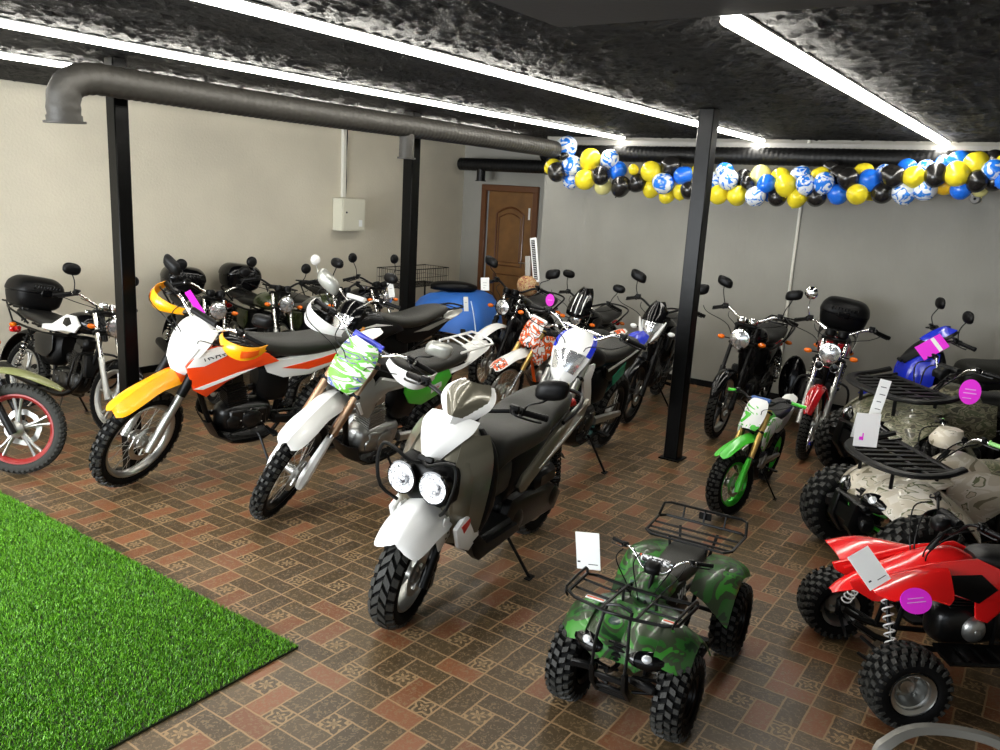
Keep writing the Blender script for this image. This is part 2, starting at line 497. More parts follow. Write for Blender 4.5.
def mirror(hb, T, p, sd, style='round', m=BLK, up=.15, out=.14, sz=1., glass=None, stem=BLKM):
    x, y, z = p; q = (x-.03, y+sd*out, z+up)
    b = MB(T, stem); b.tube([(x, y, z), (x+.02, y+sd*.02, z+up*.45), (x+.0, y+sd*out*.8, z+up*.75), q], .0045, 6, smooth=4)
    b.use(m)
    if style == 'round': prof = 2.; d = (.055, .055)
    elif style == 'oval': prof = 2.4; d = (.072, .045)
    else: prof = 3.2; d = (.078, .05)
    def ring(xo, k):
        r = []
        for i in range(18):
            a = 2*PI*i/18; c, s_ = math.cos(a), math.sin(a)
            yy = d[0]*sz*k*math.copysign(abs(c)**(2/prof), c); zz = d[1]*sz*k*math.copysign(abs(s_)**(2/prof), s_)
            if style == 'sharp': zz += .25*yy*sd
            r.append((q[0]+xo, q[1]+yy, q[2]+.03+zz))
        return r
    b.loft([ring(.03, .25), ring(.028, .6), ring(.018, .88), ring(.004, 1.), ring(-.006, 1.)])
    b.use(glass or GLS); b.loft([ring(-.0065, .9), ring(-.0075, .9)])
    return b.build('mirror', hb)

def bars(root, T, zc, xc, pts, bw, m=STEEL, grip=BLK, mirrors=None, lever=BLKM, cross=None, reservoir=True, bx=None):
    """handlebar through pts on the right half (y>0), mirrored"""
    P = mir(pts)[::-1]+pts; b = MB(T, m); b.tube(P, .011, 10, smooth=4)
    if cross:
        b.tube([(cross[0], -cross[1], cross[2]), (cross[0], cross[1], cross[2])], .008, 8)
    b.use(BLKM); b.box((xc, 0, zc), (.06, .11, .035), b=.008)
    hb = b.build('handlebar', root)
    e = Vector(pts[-1]); pe = Vector(pts[-2]); d = (e-pe).normalized()
    for sd in (1, -1):
        E = Vector((e.x, e.y*sd, e.z)); D = Vector((d.x, d.y*sd, d.z))
        g = MB(T, grip); S = E-D*.12; R = []; Q = []
        for i in range(13): Q.append(S+D*(.12*i/12)); R.append(.0175 if i % 2 else .0155)
        g.tube(Q, R, 10); g.tube([E-D*.002, E+D*.012], .018, 10); g.tube([S-D*.004, S+D*.004], .023, 10)
        g.build('grip', hb)
        s_ = MB(T, BLKM); c = S-D*.035; s_.box(c, (.045, .045, .04), b=.01)
        s_.box(c+Vector((.015, 0, .022)), (.03, .05, .018), b=.006) if reservoir else None
        s_.build('switch_housing', hb)
        l = MB(T, lever); l.tube([c+Vector((.025,0,0)), c+Vector((.06,0,-.004))+D*.03, E+Vector((.06,0,-.01))-D*.03, E+Vector((.055,0,-.008))+D*.0], [.008,.0065,.0055,.007], 6, smooth=3)
        l.build('lever', hb)
        if mirrors and mirrors.get('only', sd) == sd: mirror(hb, T, tuple(S-D*.02+Vector((0,0,.01))), sd, **{a_: c_ for a_, c_ in mirrors.items() if a_ != 'only'})
    return hb

def indicator(root, p, sd, T=None, m=AMB, L=.05, name='indicator', lab=None):
    b = MB(T, BLKM); b.tube([(p[0], p[1]-sd*L, p[2]), p], .006, 6)
    b.use(m); b.ell(p, (.026, .034, .021), 12); return b.build(name, root, lab)

def cables(root, T, c, e, n=3):
    for k in range(n):
        y = (.05+.03*k)*(1 if k % 2 else -1)
        MB(T, BLK).tube([(e[0]+.02, y*4, e[1]), (e[0]+.14, y*3.2, e[1]-.03), (c[0]+.10, y*1.2, c[1]+.06), (c[0]-.02, y*.8, c[1]-.14)], .0035, 5, smooth=5).build('cable', root)

def stand(root, x, y, z, lean, m=BLKM, L=.30):
    sx = x-.04; f = (sx, L*math.cos(lean), L*math.sin(lean)+.004)
    b = MB(m=m); b.tube([(x, y, z), (x-.01, y+.02, z-.02), f], .009, 8); b.box((f[0], f[1], f[2]+.001), (.07, .035, .006), b=.002)
    b.build('side_stand', root)

def tag_text(o): return o

# ------------------------------------------------------------------ off-road bike (full size, wheelbase 1.40)
def dirt(label, pose, sc=1., kindname='dirt_bike', cat='motorbike', **k):
    X, Y, yaw, lean, st = pose; g = k.get
    st = RAD(st); ln = RAD(lean)
    root = thing(kindname, label, cat, (X, Y, .008), (-ln, 0, RAD(yaw)), g('group'), sc)
    A = (.70, 0, .345); T, u = steer_T(A, 27, st); u = Vector(u); A = Vector(A)
    rimm = g('rim', STEEL)
    wheel('front_wheel', root, (.70,.345), .345, g('fw', .092), g('tread','knob'), rimm, T=T, disc=STEEL, tm=g('tm', RUB))
    wheel('rear_wheel', root, (-.70,.32), .32, g('rw', .12), g('tread','knob'), rimm, disc=None, sprocket=True, tm=g('tm', RUB))
    # fork
    usd = g('fork', 'usd'); fm = g('forkm', GOLD)
    for sd in (1, -1):
        o = Vector((0, .105*sd, 0))
        b = MB(T)
        if usd == 'usd':
            b.use(CHR).tube([A+o, A+u*.36+o], .022, 12); b.use(fm).tube([A+u*.30+o, A+u*.80+o], .027, 14)
            b.use(ALU).box(A+o, (.07,.05,.09), b=.015)
        else:
            b.use(fm).tube([A+o-u*.03, A+u*.40+o], .027, 14); b.use(BLK).tube([A+u*.38+o, A+u*.62+o], .031, 12); b.use(CHR).tube([A+u*.5+o, A+u*.80+o], .02, 12)
        fo = b.build('fork_leg', root)
        if usd == 'usd' and g('guard'):
            q = Vector((.035,0,.018))
            gb = MB(T, g('guard')); pts = [A+u*(-.07)+o+q*.5, A+u*.0+o+q*1.1, A+u*.12+o+q*1.15, A+u*.28+o+q*.9]
            gg = []
            for p, wd in zip(pts, (.035,.05,.042,.03)):
                gg.append([(p.x-.035, p.y-wd*.6, p.z), (p.x+.0, p.y-wd*.5, p.z), (p.x+.010, p.y, p.z), (p.x+.0, p.y+wd*.5, p.z), (p.x-.035, p.y+wd*.6, p.z)])
            gb.slab(gg, .004); gb.build('fork_guard', fo)
    b = MB(T, g('clampm', BLKM))
    for t in (.56, .77): b.box(A+u*t-Vector((.01,0,0)), (.075,.27,.035), rotm('Y', -27), b=.012)
    b.tube([A+u*.52-Vector((.027,0,.013)), A+u*.8-Vector((.027,0,.013))], .024, 12)
    b.build('triple_clamp', root)
    # bars
    bm_ = g('barm', CHR)
    hb = bars(root, T, 1.095, .335, [(.335,.05,1.10), (.33,.11,1.105), (.325,.20,1.165), (.30,.30,1.17), (.25,.415,1.15)], .42, bm_, g('grip', BLK), g('mirrors'), cross=(.33,.15,1.14))
    if g('pad', 1):
        p = MB(T, g('padm', WHT)); p.tube([(.33,-.10,1.145),(.33,.10,1.145)], .022, 10); p.build('crossbar_pad', hb)
    if g('handguard'):
        hm, hm2 = g('handguard'), g('handguard2')
        for sd in (1, -1):
            pts = [(.345,.16,1.10,.022), (.40,.22,1.105,.03), (.43,.30,1.11,.045), (.40,.38,1.11,.05), (.33,.425,1.12,.04), (.25,.435,1.14,.02)]
            gr = [[(x-.012, y*sd, z+h), (x+.004, y*sd, z+h*.5), (x+.008, y*sd, z), (x+.004, y*sd, z-h*.5), (x-.012, y*sd, z-h)] for x, y, z, h in interp(pts, 3)]
            p = MB(T, hm); p.slab(gr, .006); ho = p.build('hand_guard', hb)
            if hm2:
                p = MB(T, hm2); p.slab([[(q[0]+.004, q[1]+.003*sd, q[2]) for q in r[1:4]] for r in gr[9:14]], .006); p.build('hand_guard_tip', ho)
    cables(root, T, (.36, 1.0), (.30, 1.14))
    # front number plate or headlight shell
    pm = g('platem', WHT); style = g('front', 'plate')
    nx = Vector((math.cos(RAD(27)), 0, math.sin(RAD(27))))
    def pp(t, y, o): q = A+u*t+nx*o; return (q.x, y, q.z)
    if style == 'plate':
        prof = [(.55,.07),(.60,.10),(.68,.115),(.76,.118),(.83,.105),(.87,.075)]; gr = []
        for t, w in interp(prof, 3): gr.append([pp(t, w*j/4, .088-.035*abs(j/4)**2) for j in range(-4, 5)])
        b = MB(T, pm); b.slab(gr, .006); po = b.build('number_plate', root)
        if g('plateg'):
            for kk, (m_, t0, t1, f0, f1) in enumerate(g('plateg')):
                gg = [[pp(t, w*j/4*f1+w*f0, .093-.035*abs(j/4*f1+f0)**2) for j in range(-4, 5)] for t, w in interp(prof, 3) if t0 <= t <= t1]
                if len(gg) > 1: q = MB(T, m_); q.slab(gg, .003); q.build('decal', po)
    else:
        prof = [(.50,.055,.05),(.54,.085,.085),(.60,.105,.10),(.66,.125,.105),(.72,.135,.10),(.78,.135,.085),(.83,.12,.06),(.87,.09,.03)]; gr = []
        for t, w, o in interp(prof, 3): gr.append([pp(t, w*j/5, o-.055*abs(j/5)**2.4) for j in range(-5, 6)])
        b = MB(T, pm); b.slab(gr, .007); po = b.build('headlight_shell', root)
        gg = [[pp(t, w*j/5*.8, o+.009-.055*abs(j/5*.8)**2.4) for j in range(-5, 6)] for t, w, o in interp(prof, 3) if .555 <= t <= .70]
        q = MB(T, g('lampm', REFL)); q.slab(gg, .012); q.build('headlight_lens', po)
        for (m_, t0, t1, f0, f1) in g('plateg', ()):
            gg = [[pp(t, w*(f0+j/5*f1), o+.0065-.055*abs(f0+j/5*f1)**2.4) for j in range(-5, 6)] for t, w, o in interp(prof, 3) if t0 <= t <= t1]
            if len(gg) > 1: q = MB(T, m_); q.slab(gg, .003); q.build('decal', po)
    # front fender
    fp = g('fend', [(.26,.745,.05,.03),(.38,.795,.07,.04),(.52,.805,.085,.05),(.66,.78,.078,.04),(.80,.735,.085,.035),(.91,.685,.075,.03),(.95,.66,.04,.02)])
    b = MB(T, g('fenderm', WHT)); b.sheet(fp, .005, 10, 4, .012); fo = b.build('front_fender', root)
    if g('fendg'):
        for (m_, x0, x1, w) in g('fendg'):
            pth = [(x, z+.006, hw*w, dr*w) for x, z, hw, dr in interp(fp, 6) if x0 <= x <= x1]
            q = MB(T, m_); q.sheet(pth, .003, 8, 1, .012); q.build('decal', fo)
    # frame
    fr = g('framem', BLKM); b = MB(m=fr)
    b.tube([(.33,0,.93),(.20,0,.90),(0,0,.80),(-.22,0,.70),(-.25,0,.50),(-.22,0,.33)], .02, 10, smooth=4)
    b.tube([(.37,0,.86),(.34,0,.70),(.24,0,.40),(.16,0,.30)], .019, 10, smooth=3)
    for sd in (1, -1):
        b.tube([(.18,.03*sd,.32),(.10,.08*sd,.25),(-.12,.09*sd,.25),(-.24,.07*sd,.34)], .014, 8, smooth=3)
        b.tube([(-.05,.04*sd,.82),(-.30,.08*sd,.84),(-.78,.07*sd,.86)], .011, 8, smooth=2)
        b.tube([(-.22,.06*sd,.55),(-.45,.09*sd,.70),(-.70,.07*sd,.85)], .010, 8, smooth=2)
    b.build('frame', root)
    engine(root, (.0,.42), g('engm', ENG), g('coverm', ALU), 1.05)
    b = MB(m=BLK); b.lx([(-.30,.62,.05,.08,3),(-.26,.64,.085,.14,3),(-.12,.66,.09,.15,3),(-.06,.68,.06,.10,3)], 16); b.build('air_box', root)
    b = MB(m=BLKM); b.box((.16,.0,.72), (.10,.13,.12), b=.02); b.build('ignition_coil', root)
    if g('skid', 1):
        b = MB(m=g('skidm', BLK)); b.slab([[(x, y, z+.04*abs(y/.12)**2) for y in (-.13,-.07,0,.07,.13)] for x, z in ((.28,.40),(.22,.29),(.12,.235),(-.12,.235),(-.2,.26))], .006); b.build('skid_plate', root)
    b = MB(m=g('swm', ALU))
    for sd in (1, -1):
        b.tube([(-.20,.07*sd,.37),(-.45,.085*sd,.355),(-.73,.085*sd,.32)], [.026,.024,.02], 8, smooth=2, flat=1.3)
    b.tube([(-.24,-.08,.37),(-.24,.08,.37)], .028, 10); b.build('swingarm', root)
    shock(root, (-.16,0,.74), (-.33,0,.40), coil=g('springm', BLKM), R=.034)
    chain(root, (-.70,.32), .085, (-.13,.40), .035, .063)
    # tank, shrouds, seat, panels
    b = MB(m=g('tankm', WHT))
    b.lx([(.32,.93,.05,.045,2.6),(.27,.935,.085,.075,2.6),(.15,.925,.105,.09,2.6),(.02,.90,.105,.075,2.6),(-.10,.87,.08,.045,2.6)], 18); to = b.build('fuel_tank', root)
    q = MB(m=BLKM); q.lathe([(.028,.0),(.03,.02),(.026,.028),(0,.03)], (.17,0,1.005), 'z', 18); q.build('fuel_cap', to)
    sh = g('shroud', [(.47,.86),(.40,.955),(.28,.985),(.10,.955),(-.08,.90),(-.16,.84),(.04,.80),(.20,.73),(.33,.64),(.42,.70)])
    for sd in (1, -1):
        b = MB(m=g('shroudm', WHT)); b.plate(sh, .115*sd, .142*sd, .008); so = b.build('radiator_shroud', root)
        if g('strokes'):
            q = MB(m=INK)
            for i in range(11):
                t = i/10; x_, z_ = .36-.24*t, .905+.045*t
                q.box((x_, .1465*sd, z_), (.007, .001, .022), rotm('Y', 20+(i % 3)*22))
                if i % 2: q.box((x_-.008, .1465*sd, z_+.008), (.016, .001, .005), rotm('Y', 8))
            q.build('lettering', so)
        for (m_, out) in g('shroudg', ()):
            q = MB(m=m_); q.plate(out, .140*sd, .1455*sd, .001); q.build('decal', so)
    b = MB(m=g('seatm', SEATG))
    b.lx(g('seat', [(.13,.95,.05,.03,2.8),(.05,.93,.075,.05,2.8),(-.12,.89,.10,.05,3),(-.35,.885,.12,.055,3),(-.58,.905,.115,.05,3),(-.72,.915,.09,.04,3),(-.76,.915,.05,.02,3)]), 20)
    b.build('seat', root)
    sp = g('side', [(-.06,.83),(-.30,.85),(-.72,.90),(-.80,.885),(-.64,.77),(-.42,.70),(-.22,.70),(-.10,.75)])
    for sd in (1, -1):
        b = MB(m=g('sidem', WHT)); b.plate(sp, .085*sd, .115*sd, .008); so = b.build('side_panel', root)
        for (m_, out) in g('sideg', ()):
            q = MB(m=m_); q.plate(out, .113*sd, .1185*sd, .001); q.build('decal', so)
    rp = g('rfend', [(-.52,.855,.10,.05),(-.72,.885,.10,.045),(-.88,.92,.085,.035),(-1.0,.945,.07,.02),(-1.05,.945,.04,.01)])
    b = MB(m=g('rfendm', WHT)); b.sheet(rp, .006, 8, 4, .008); ro = b.build('rear_fender', root)
    for (m_, x0, x1, w) in g('rfendg', ()):
        pth = [(x, z+.006, hw*w, dr*w) for x, z, hw, dr in interp(rp, 6) if x1 <= x <= x0]
        q = MB(m=m_); q.sheet(pth, .003, 8, 1, .008); q.build('decal', ro)
    if g('tail', 1):
        b = MB(m=REDL); b.ell((-.99,0,.90), (.03,.05,.02), 12); b.build('tail_light', root)
    if g('ind'):
        for sd in (1, -1):
            indicator(root, (.40,.19*sd,.93), sd, T, L=.09); indicator(root, (-.86,.15*sd,.86), sd, L=.10)
    if g('rack'):
        b = MB(m=g('rack')); 
        b.tube([(-.60,.10,.965),(-.98,.10,.985),(-1.02,.05,.985),(-1.02,-.05,.985),(-.98,-.10,.985),(-.60,-.10,.965)], .009, 8)
        for xx in (-.72,-.82,-.92): b.tube([(xx,-.10,.975),(xx,.10,.975)], .006, 6)
        for sd in (1,-1): b.tube([(-.7,.1*sd,.97),(-.72,.08*sd,.87)], .008, 6)
        b.build('rear_rack', root)
    # exhaust on the right
    b = MB(m=g('pipem', STEEL))
    b.tube([(.10,-.03,.60),(.24,-.06,.58),(.27,-.10,.46),(.16,-.135,.38),(-.08,-.14,.44),(-.28,-.13,.60),(-.42,-.14,.70)], .019, 10, smooth=4)
    eo = b.build('exhaust_pipe', root)
    q = MB(m=g('muffm', ALU)); q.tube([(-.40,-.145,.685),(-.45,-.15,.71),(-.78,-.16,.81),(-.83,-.16,.825)], [.025,.046,.046,.028], 14); q.build('muffler', eo)
    for sd in (1, -1):
        b = MB(m=BLKM); b.tube([(-.14,.09*sd,.33),(-.14,.20*sd,.325)], .012, 8); b.box((-.14,.19*sd,.33), (.05,.09,.016), b=.004); b.build('foot_peg', root)
    b = MB(m=BLKM); b.tube([(.02,.12,.36),(.16,.15,.35),(.18,.18,.36)], .007, 6); b.build('gear_lever', root)
    b = MB(m=BLKM); b.tube([(-.14,-.12,.33),(.05,-.16,.33),(.09,-.15,.35)], .007, 6); b.build('brake_pedal', root)
    stand(root, -.07, .10, .30, ln, g('standm', BLKM))
    return root

# ------------------------------------------------------------------ road bike (wheelbase 1.27)
def street(label, pose, sc=1., kindname='motorcycle', cat='motorbike', **k):
    X, Y, yaw, lean, st = pose; g = k.get
    st = RAD(st); ln = RAD(lean)
    root = thing(kindname, label, cat, (X, Y, .008), (-ln, 0, RAD(yaw)), g('group'), sc)
    A = Vector((.635,0,.30)); T, u = steer_T(A, 26, st); u = Vector(u); sc_ = sc
    ws = g('wstyle', 'spoke'); rimm = g('rim', CHR)
    wheel('front_wheel', root, (.635,.30), .30, .082, g('tread','trail'), rimm, ws, T=T, disc=STEEL, spm=g('spm'), nsp=g('nsp', 5), n=32, tm=g('tm', RUB))
    wheel('rear_wheel', root, (-.635,.30), .30, .10, g('tread','trail'), rimm, ws, sprocket=True, spm=g('spm'), nsp=g('nsp', 5), n=32, tm=g('tm', RUB))
    for sd in (1, -1):
        o = Vector((0,.09*sd,0)); b = MB(T)
        b.use(g('forkl', ALU)).tube([A+o-u*.02, A+u*.34+o], .025, 12); b.use(g('forku', CHR)).tube([A+u*.32+o, A+u*.75+o], .017, 12)
        if g('gaiter'): b.use(BLK).tube([A+u*(.34+.02*i)+o for i in range(9)], [.03 if i % 2 else .024 for i in range(9)], 10)
        b.build('fork_leg', root)
    b = MB(T, BLKM)
    for t in (.56,.73): b.box(A+u*t-Vector((.01,0,0)), (.07,.23,.03), rotm('Y', -26), b=.01)
    b.tube([A+u*.5-Vector((.027,0,.013)), A+u*.75-Vector((.027,0,.013))], .022, 12); b.build('triple_clamp', root)
    hb = bars(root, T, 1.0, .295, [(.295,.05,1.01),(.285,.11,1.03),(.26,.20,1.075),(.235,.27,1.075),(.17,.365,1.04)] , .36, g('barm', CHR), BLK, g('mirrors', dict(style='oval')))
    cables(root, T, (.36,.90), (.25,1.05))
    # headlight
    hs = g('head', 'round'); hm = g('headm', CHR)
    if hs in ('round', 'shield'):
        hr = g('hr', .082); b = MB(T, hm); cx, cz = .47, .865
        b.lathe([(.0,-.10),(.04,-.095),(hr*.75,-.06),(hr*.95,-.02),(hr,.0),(hr+.005,.008),(hr+.003,.016),(hr-.006,.018)], (cx,0,cz), 'x', 28)
        b.use(BLKM); b.tube([(.41,-.09,.88),(.43,-hr,.868),(.43,hr,.868),(.41,.09,.88)], .01, 6)
        ho = b.build('headlight', root)
        q = MB(T, REFL); q.lathe([(hr-.004,.016),(hr*.6,.028),(0,.034)], (cx,0,cz), 'x', 28); q.build('headlight_lens', ho)
    if hs == 'shield':
        gr = []
        for t, w, o in interp([(-.10,.10,.05),(-.02,.13,.07),(.08,.135,.07),(.18,.12,.03),(.28,.085,-.03),(.33,.05,-.06)], 3):
            gr.append([(.47+o-.09*abs(j/5)**2, w*j/5, .88+t) for j in range(-5, 6)])
        # the cowl opens round the lamp
        b = MB(T, BLKG); b.slab(gr[4:], .005); so = b.build('windscreen', root)
        for y in (-.055, 0., .055):
            q = MB(T, WHT); q.slab([[(.478+o-.09*abs(y/w)**2, y+d*.006, .88+t) for d in (-1,1)] for t, w, o in interp([(.06,.135,.07),(.18,.12,.03),(.26,.10,-.02)], 3)], .003); q.build('decal', so)
    if hs == 'naked':
        gr = []
        for t, w, o in interp([(-.12,.04,.05),(-.08,.07,.07),(0,.10,.075),(.07,.115,.05)], 3): gr.append([(.46+o-.07*abs(j/5)**2, w*j/5, .86+t) for j in range(-5, 6)])
        b = MB(T, REFL); b.slab(gr, .02); ho = b.build('headlight', root)
        q = MB(T, WHT)
        for sd in (1,-1): q.tube([(.51,.02*sd,.745),(.515,.08*sd,.83),(.47,.125*sd,.95)], [.006,.014,.006], 8, smooth=3)
        q.build('headlight_trim', ho)
        gr = []
        for t, w, o in interp([(.06,.11,.055),(.12,.10,.03),(.20,.075,-.02),(.25,.04,-.05)], 3): gr.append([(.465+o-.07*abs(j/5)**2, w*j/5, .86+t) for j in range(-5, 6)])
        b = MB(T, BLKG); b.slab(gr, .006); b.build('windscreen', root)
    b = MB(T, CHR if g('chromeclock') else BLK)
    for sd in ((1,-1)): b.lathe([(.03,-.05),(.042,-.03),(.043,.0),(.038,.004),(.0,.004)], T=Matrix.Translation((.345,.05*sd,1.03)) @ rotm('Y', -25), ax='z', n=18)
    io = b.build('instrument_cluster', root)
    q = MB(T, WHT); 
    for sd in (1,-1): q.lathe([(.033,.005),(0,.0055)], T=Matrix.Translation((.345,.05*sd,1.03)) @ rotm('Y', -25), ax='z', n=16)
    q.build('dial', io)
    if g('fogs'):
        for sd in (1,-1):
            b = MB(T, CHR); b.lathe([(.0,-.05),(.025,-.04),(.036,0),(.036,.008)], (.49,.06*sd,.755), 'x', 18); b.use(BLKG).lathe([(.03,.009),(0,.012)], (.49,.06*sd,.755), 'x', 18)
            b.use(CHR).tube([(.48,0,.755),(.48,.06*sd,.755)], .006, 6); b.build('fog_lamp', root)
    im = g('indm', AMB)
    for sd in (1,-1): indicator(root, (.42,.18*sd,.845), sd, T, im, .09); indicator(root, (-.70,.15*sd,.72), sd, None, im, .08)
    # fenders
    if g('hifend'):
        b = MB(T, g('fenderm', OLV)); b.sheet([(.36,.66,.05,.03),(.50,.70,.06,.03),(.66,.69,.065,.03),(.82,.63,.06,.025),(.92,.57,.03,.01)], .005, 8); b.build('front_fender', root)
    else:
        b = MB(T, g('fenderm', BLKG)); gr = []
        for i in range(17):
            a = RAD(25+150*i/16); R = .325; w = .055*(1-.5*abs(i/8-1)**4)
            gr.append([(.635+(R-.025*abs(j/3)**2)*math.cos(a), w*j/3, .30+(R-.025*abs(j/3)**2)*math.sin(a)) for j in range(-3,4)])
        b.slab(gr, .004)
        for sd in (1,-1): b.tube([(.60,.05*sd,.60),(.555,.085*sd,.50),(.60,.075*sd,.40)], .006, 6)
        b.build('front_fender', root)
    b = MB(m=g('rfm', BLK)); gr = []
    for i in range(15):
        a = RAD(60+115*i/14); R = .365
        gr.append([(-.635+(R-.04*abs(j/3)**2)*math.cos(a), .075*j/3, .33+(R-.04*abs(j/3)**2)*math.sin(a)) for j in range(-3,4)])
    b.slab(gr, .005); b.build('rear_fender', root)
    b = MB(m=REDL); b.box((-.92,0,.665), (.04,.10,.06), b=.012); b.tube([(-.86,0,.68),(-.91,0,.67)], .02, 8); b.build('tail_light', root)
    # frame
    b = MB(m=BLKM)
    b.tube([(.31,0,.86),(.15,0,.80),(-.10,0,.72),(-.25,0,.62),(-.24,0,.40),(-.20,0,.28)], .018, 8, smooth=4)
    b.tube([(.33,0,.80),(.30,0,.62),(.22,0,.36),(.12,0,.26)], .018, 8, smooth=3)
    for sd in (1,-1):
        b.tube([(.13,.03*sd,.28),(.05,.09*sd,.22),(-.14,.09*sd,.22),(-.22,.06*sd,.30)], .012, 8, smooth=3)
        b.tube([(-.05,.05*sd,.72),(-.35,.10*sd,.70),(-.82,.09*sd,.74)], .011, 8, smooth=2)
        b.tube([(-.20,.09*sd,.36),(-.35,.10*sd,.52),(-.55,.10*sd,.70)], .010, 8, smooth=2)
    b.build('frame', root)
    engine(root, (.02,.36), g('engm', ENG), g('coverm', ENG), 1.0)
    b = MB(m=BLK); b.lx([(-.40,.56,.05,.08,3),(-.36,.57,.09,.13,3),(-.18,.58,.095,.14,3),(-.10,.62,.06,.09,3)], 16); b.build('air_box', root)
    b = MB(m=BLKM); b.box((.14,0,.68), (.16,.12,.12), b=.03); b.box((.26,0,.50), (.06,.16,.20), rotm('Y',-12), b=.015); b.build('ignition_coil', root)
    b = MB(m=BLKM)
    for sd in (1,-1): b.tube([(-.20,.085*sd,.33),(-.66,.085*sd,.30)], .018, 8)
    b.build('swingarm', root)
    for sd in (1,-1): shock(root, (-.50,.125*sd,.66), (-.60,.125*sd,.34), coil=g('springm', CHR), R=.026)
    chain(root, (-.635,.30), .08, (-.12,.35), .032, .063)
    # tank
    b = MB(m=g('tankm', BLKG))
    b.lx([(.27,.83,.05,.05,2.4),(.22,.845,.10,.08,2.4),(.10,.85,.135,.095,2.4),(-.03,.83,.125,.08,2.4),(-.12,.80,.08,.045,2.4),(-.15,.79,.04,.02,2.4)], 20); to = b.build('fuel_tank', root)
    q = MB(m=CHR); q.lathe([(.03,0),(.032,.014),(.026,.02),(0,.022)], (.10,0,.943), 'z', 18); q.build('fuel_cap', to)
    for sd in (1,-1):
        if g('tankside'):
            q = MB(m=g('tankside')); q.plate([(.22,.83),(.14,.90),(.02,.90),(-.16,.80),(-.30,.78),(-.30,.74),(-.12,.74),(.02,.76),(.16,.76)], .115*sd, .142*sd, .008); po = q.build('tank_panel', root)
            q = MB(m=BLKG); q.plate([(.12,.83),(.08,.88),(.02,.87),(.0,.82),(.06,.80)], .141*sd, .146*sd, .001); q.build('decal', po)
        if g('shroudm'):
            q = MB(m=g('shroudm')); q.plate([(.34,.80),(.26,.88),(.10,.88),(.0,.82),(.14,.74),(.26,.66),(.34,.70)], .125*sd, .15*sd, .008); q.build('radiator_shroud', root)
        q = MB(m=g('sidem', BLKG)); q.plate([(-.16,.70),(-.40,.70),(-.46,.66),(-.38,.52),(-.20,.50),(-.14,.58)], .10*sd, .122*sd, .008); q.build('side_panel', root)
    b = MB(m=g('seatm', SEATM))
    b.lx(g('seat', [(-.02,.80,.05,.03,2.8),(-.10,.80,.10,.045,2.8),(-.28,.795,.135,.05,3),(-.42,.815,.14,.055,3),(-.62,.83,.13,.05,3),(-.76,.835,.10,.035,3),(-.79,.835,.05,.015,3)]), 20)
    b.build('seat', root)
    if g('grab', 1):
        b = MB(m=g('grabm', BLKM)); b.tube([(-.48,.15,.76),(-.62,.165,.82),(-.84,.14,.87),(-.90,.0,.885),(-.84,-.14,.87),(-.62,-.165,.82),(-.48,-.15,.76)], .010, 8, smooth=4); b.build('grab_rail', root)
    if g('rack'):
        b = MB(m=g('rack')); z = .90
        b.tube([(-.62,.11,z),(-.95,.13,z+.01),(-.98,.05,z+.01),(-.98,-.05,z+.01),(-.95,-.13,z+.01),(-.62,-.11,z),(-.60,0,z)], .008, 8, closed=True)
        for y in (-.06,0,.06): b.tube([(-.61,y,z),(-.97,y,z+.01)], .006, 6)
        for sd in (1,-1): b.tube([(-.66,.11*sd,z),(-.66,.10*sd,.76)], .008, 6); b.tube([(-.90,.12*sd,z),(-.80,.10*sd,.74)], .008, 6)
        b.build('rear_rack', root)
    if g('box'):
        bx, bz = g('boxp', (-.78, 1.03)); s_ = g('boxs', 1.)
        b = MB(m=BLKM); b.box((bx,0,bz-.145*s_), (.24,.22,.02), b=.006)
        for sd in (1,-1): b.tube([(bx+.08,.08*sd,bz-.15*s_),(-.62,.10*sd,.75)], .009, 6)
        b.build('box_bracket', root)
        b = MB(m=g('box', BLK)); b.lz([(bz-.135*s_,bx,.13,.15,3.5),(bz-.10*s_,bx,.165*s_,.195*s_,3.2),(bz,bx,.185*s_,.215*s_,3.2)], 32, smooth=2); bo = b.build('top_box', root)
        b = MB(m=g('box', BLK)); b.lz([(bz+.004,bx,.188*s_,.218*s_,3.2),(bz+.03,bx,.19*s_,.22*s_,3.2),(bz+.09*s_,bx,.175*s_,.20*s_,3),(bz+.135*s_,bx,.12*s_,.15*s_,2.6),(bz+.145*s_,bx,.06,.08,2.6)], 32, smooth=3); b.build('box_lid', bo)
        b = MB(m=BLKG)
        for sy in (0,):
            b.box((bx+.185*s_,0,bz+.01), (.02,.10,.06), b=.006)
            for i in range(9): b.box((bx+.182*s_,-.11+.0275*i,bz+.055*s_), (.014,.008,.045), rotm('Y', 20), b=.002)
        b.build('box_latch', bo)
    if g('backrest'):
        b = MB(m=CHR); b.tube([(-.45,.15,.78),(-.62,.17,.84),(-.78,.15,.95),(-.80,0,.99),(-.78,-.15,.95),(-.62,-.17,.84),(-.45,-.15,.78)], .010, 8, smooth=4); b.build('chrome_rail', root)
    if g('crash'):
        b = MB(m=g('crash'))
        for sd in (1,-1): b.tube([(.30,.03*sd,.62),(.32,.18*sd,.60),(.33,.22*sd,.48),(.28,.20*sd,.34),(.16,.06*sd,.27)], .010, 8, smooth=4)
        b.build('crash_bar', root)
    # exhaust
    b = MB(m=g('pipem', STEEL)); b.tube([(.12,-.03,.54),(.24,-.06,.50),(.25,-.09,.36),(.14,-.13,.25),(-.10,-.14,.24),(-.25,-.14,.26)], .018, 10, smooth=4); eo = b.build('exhaust_pipe', root)
    q = MB(m=g('muffm', BLKM)); q.tube([(-.22,-.14,.26),(-.28,-.145,.27),(-.75,-.15,.34),(-.80,-.15,.345)], [.022,.038,.045,.03], 14); q.build('muffler', eo)
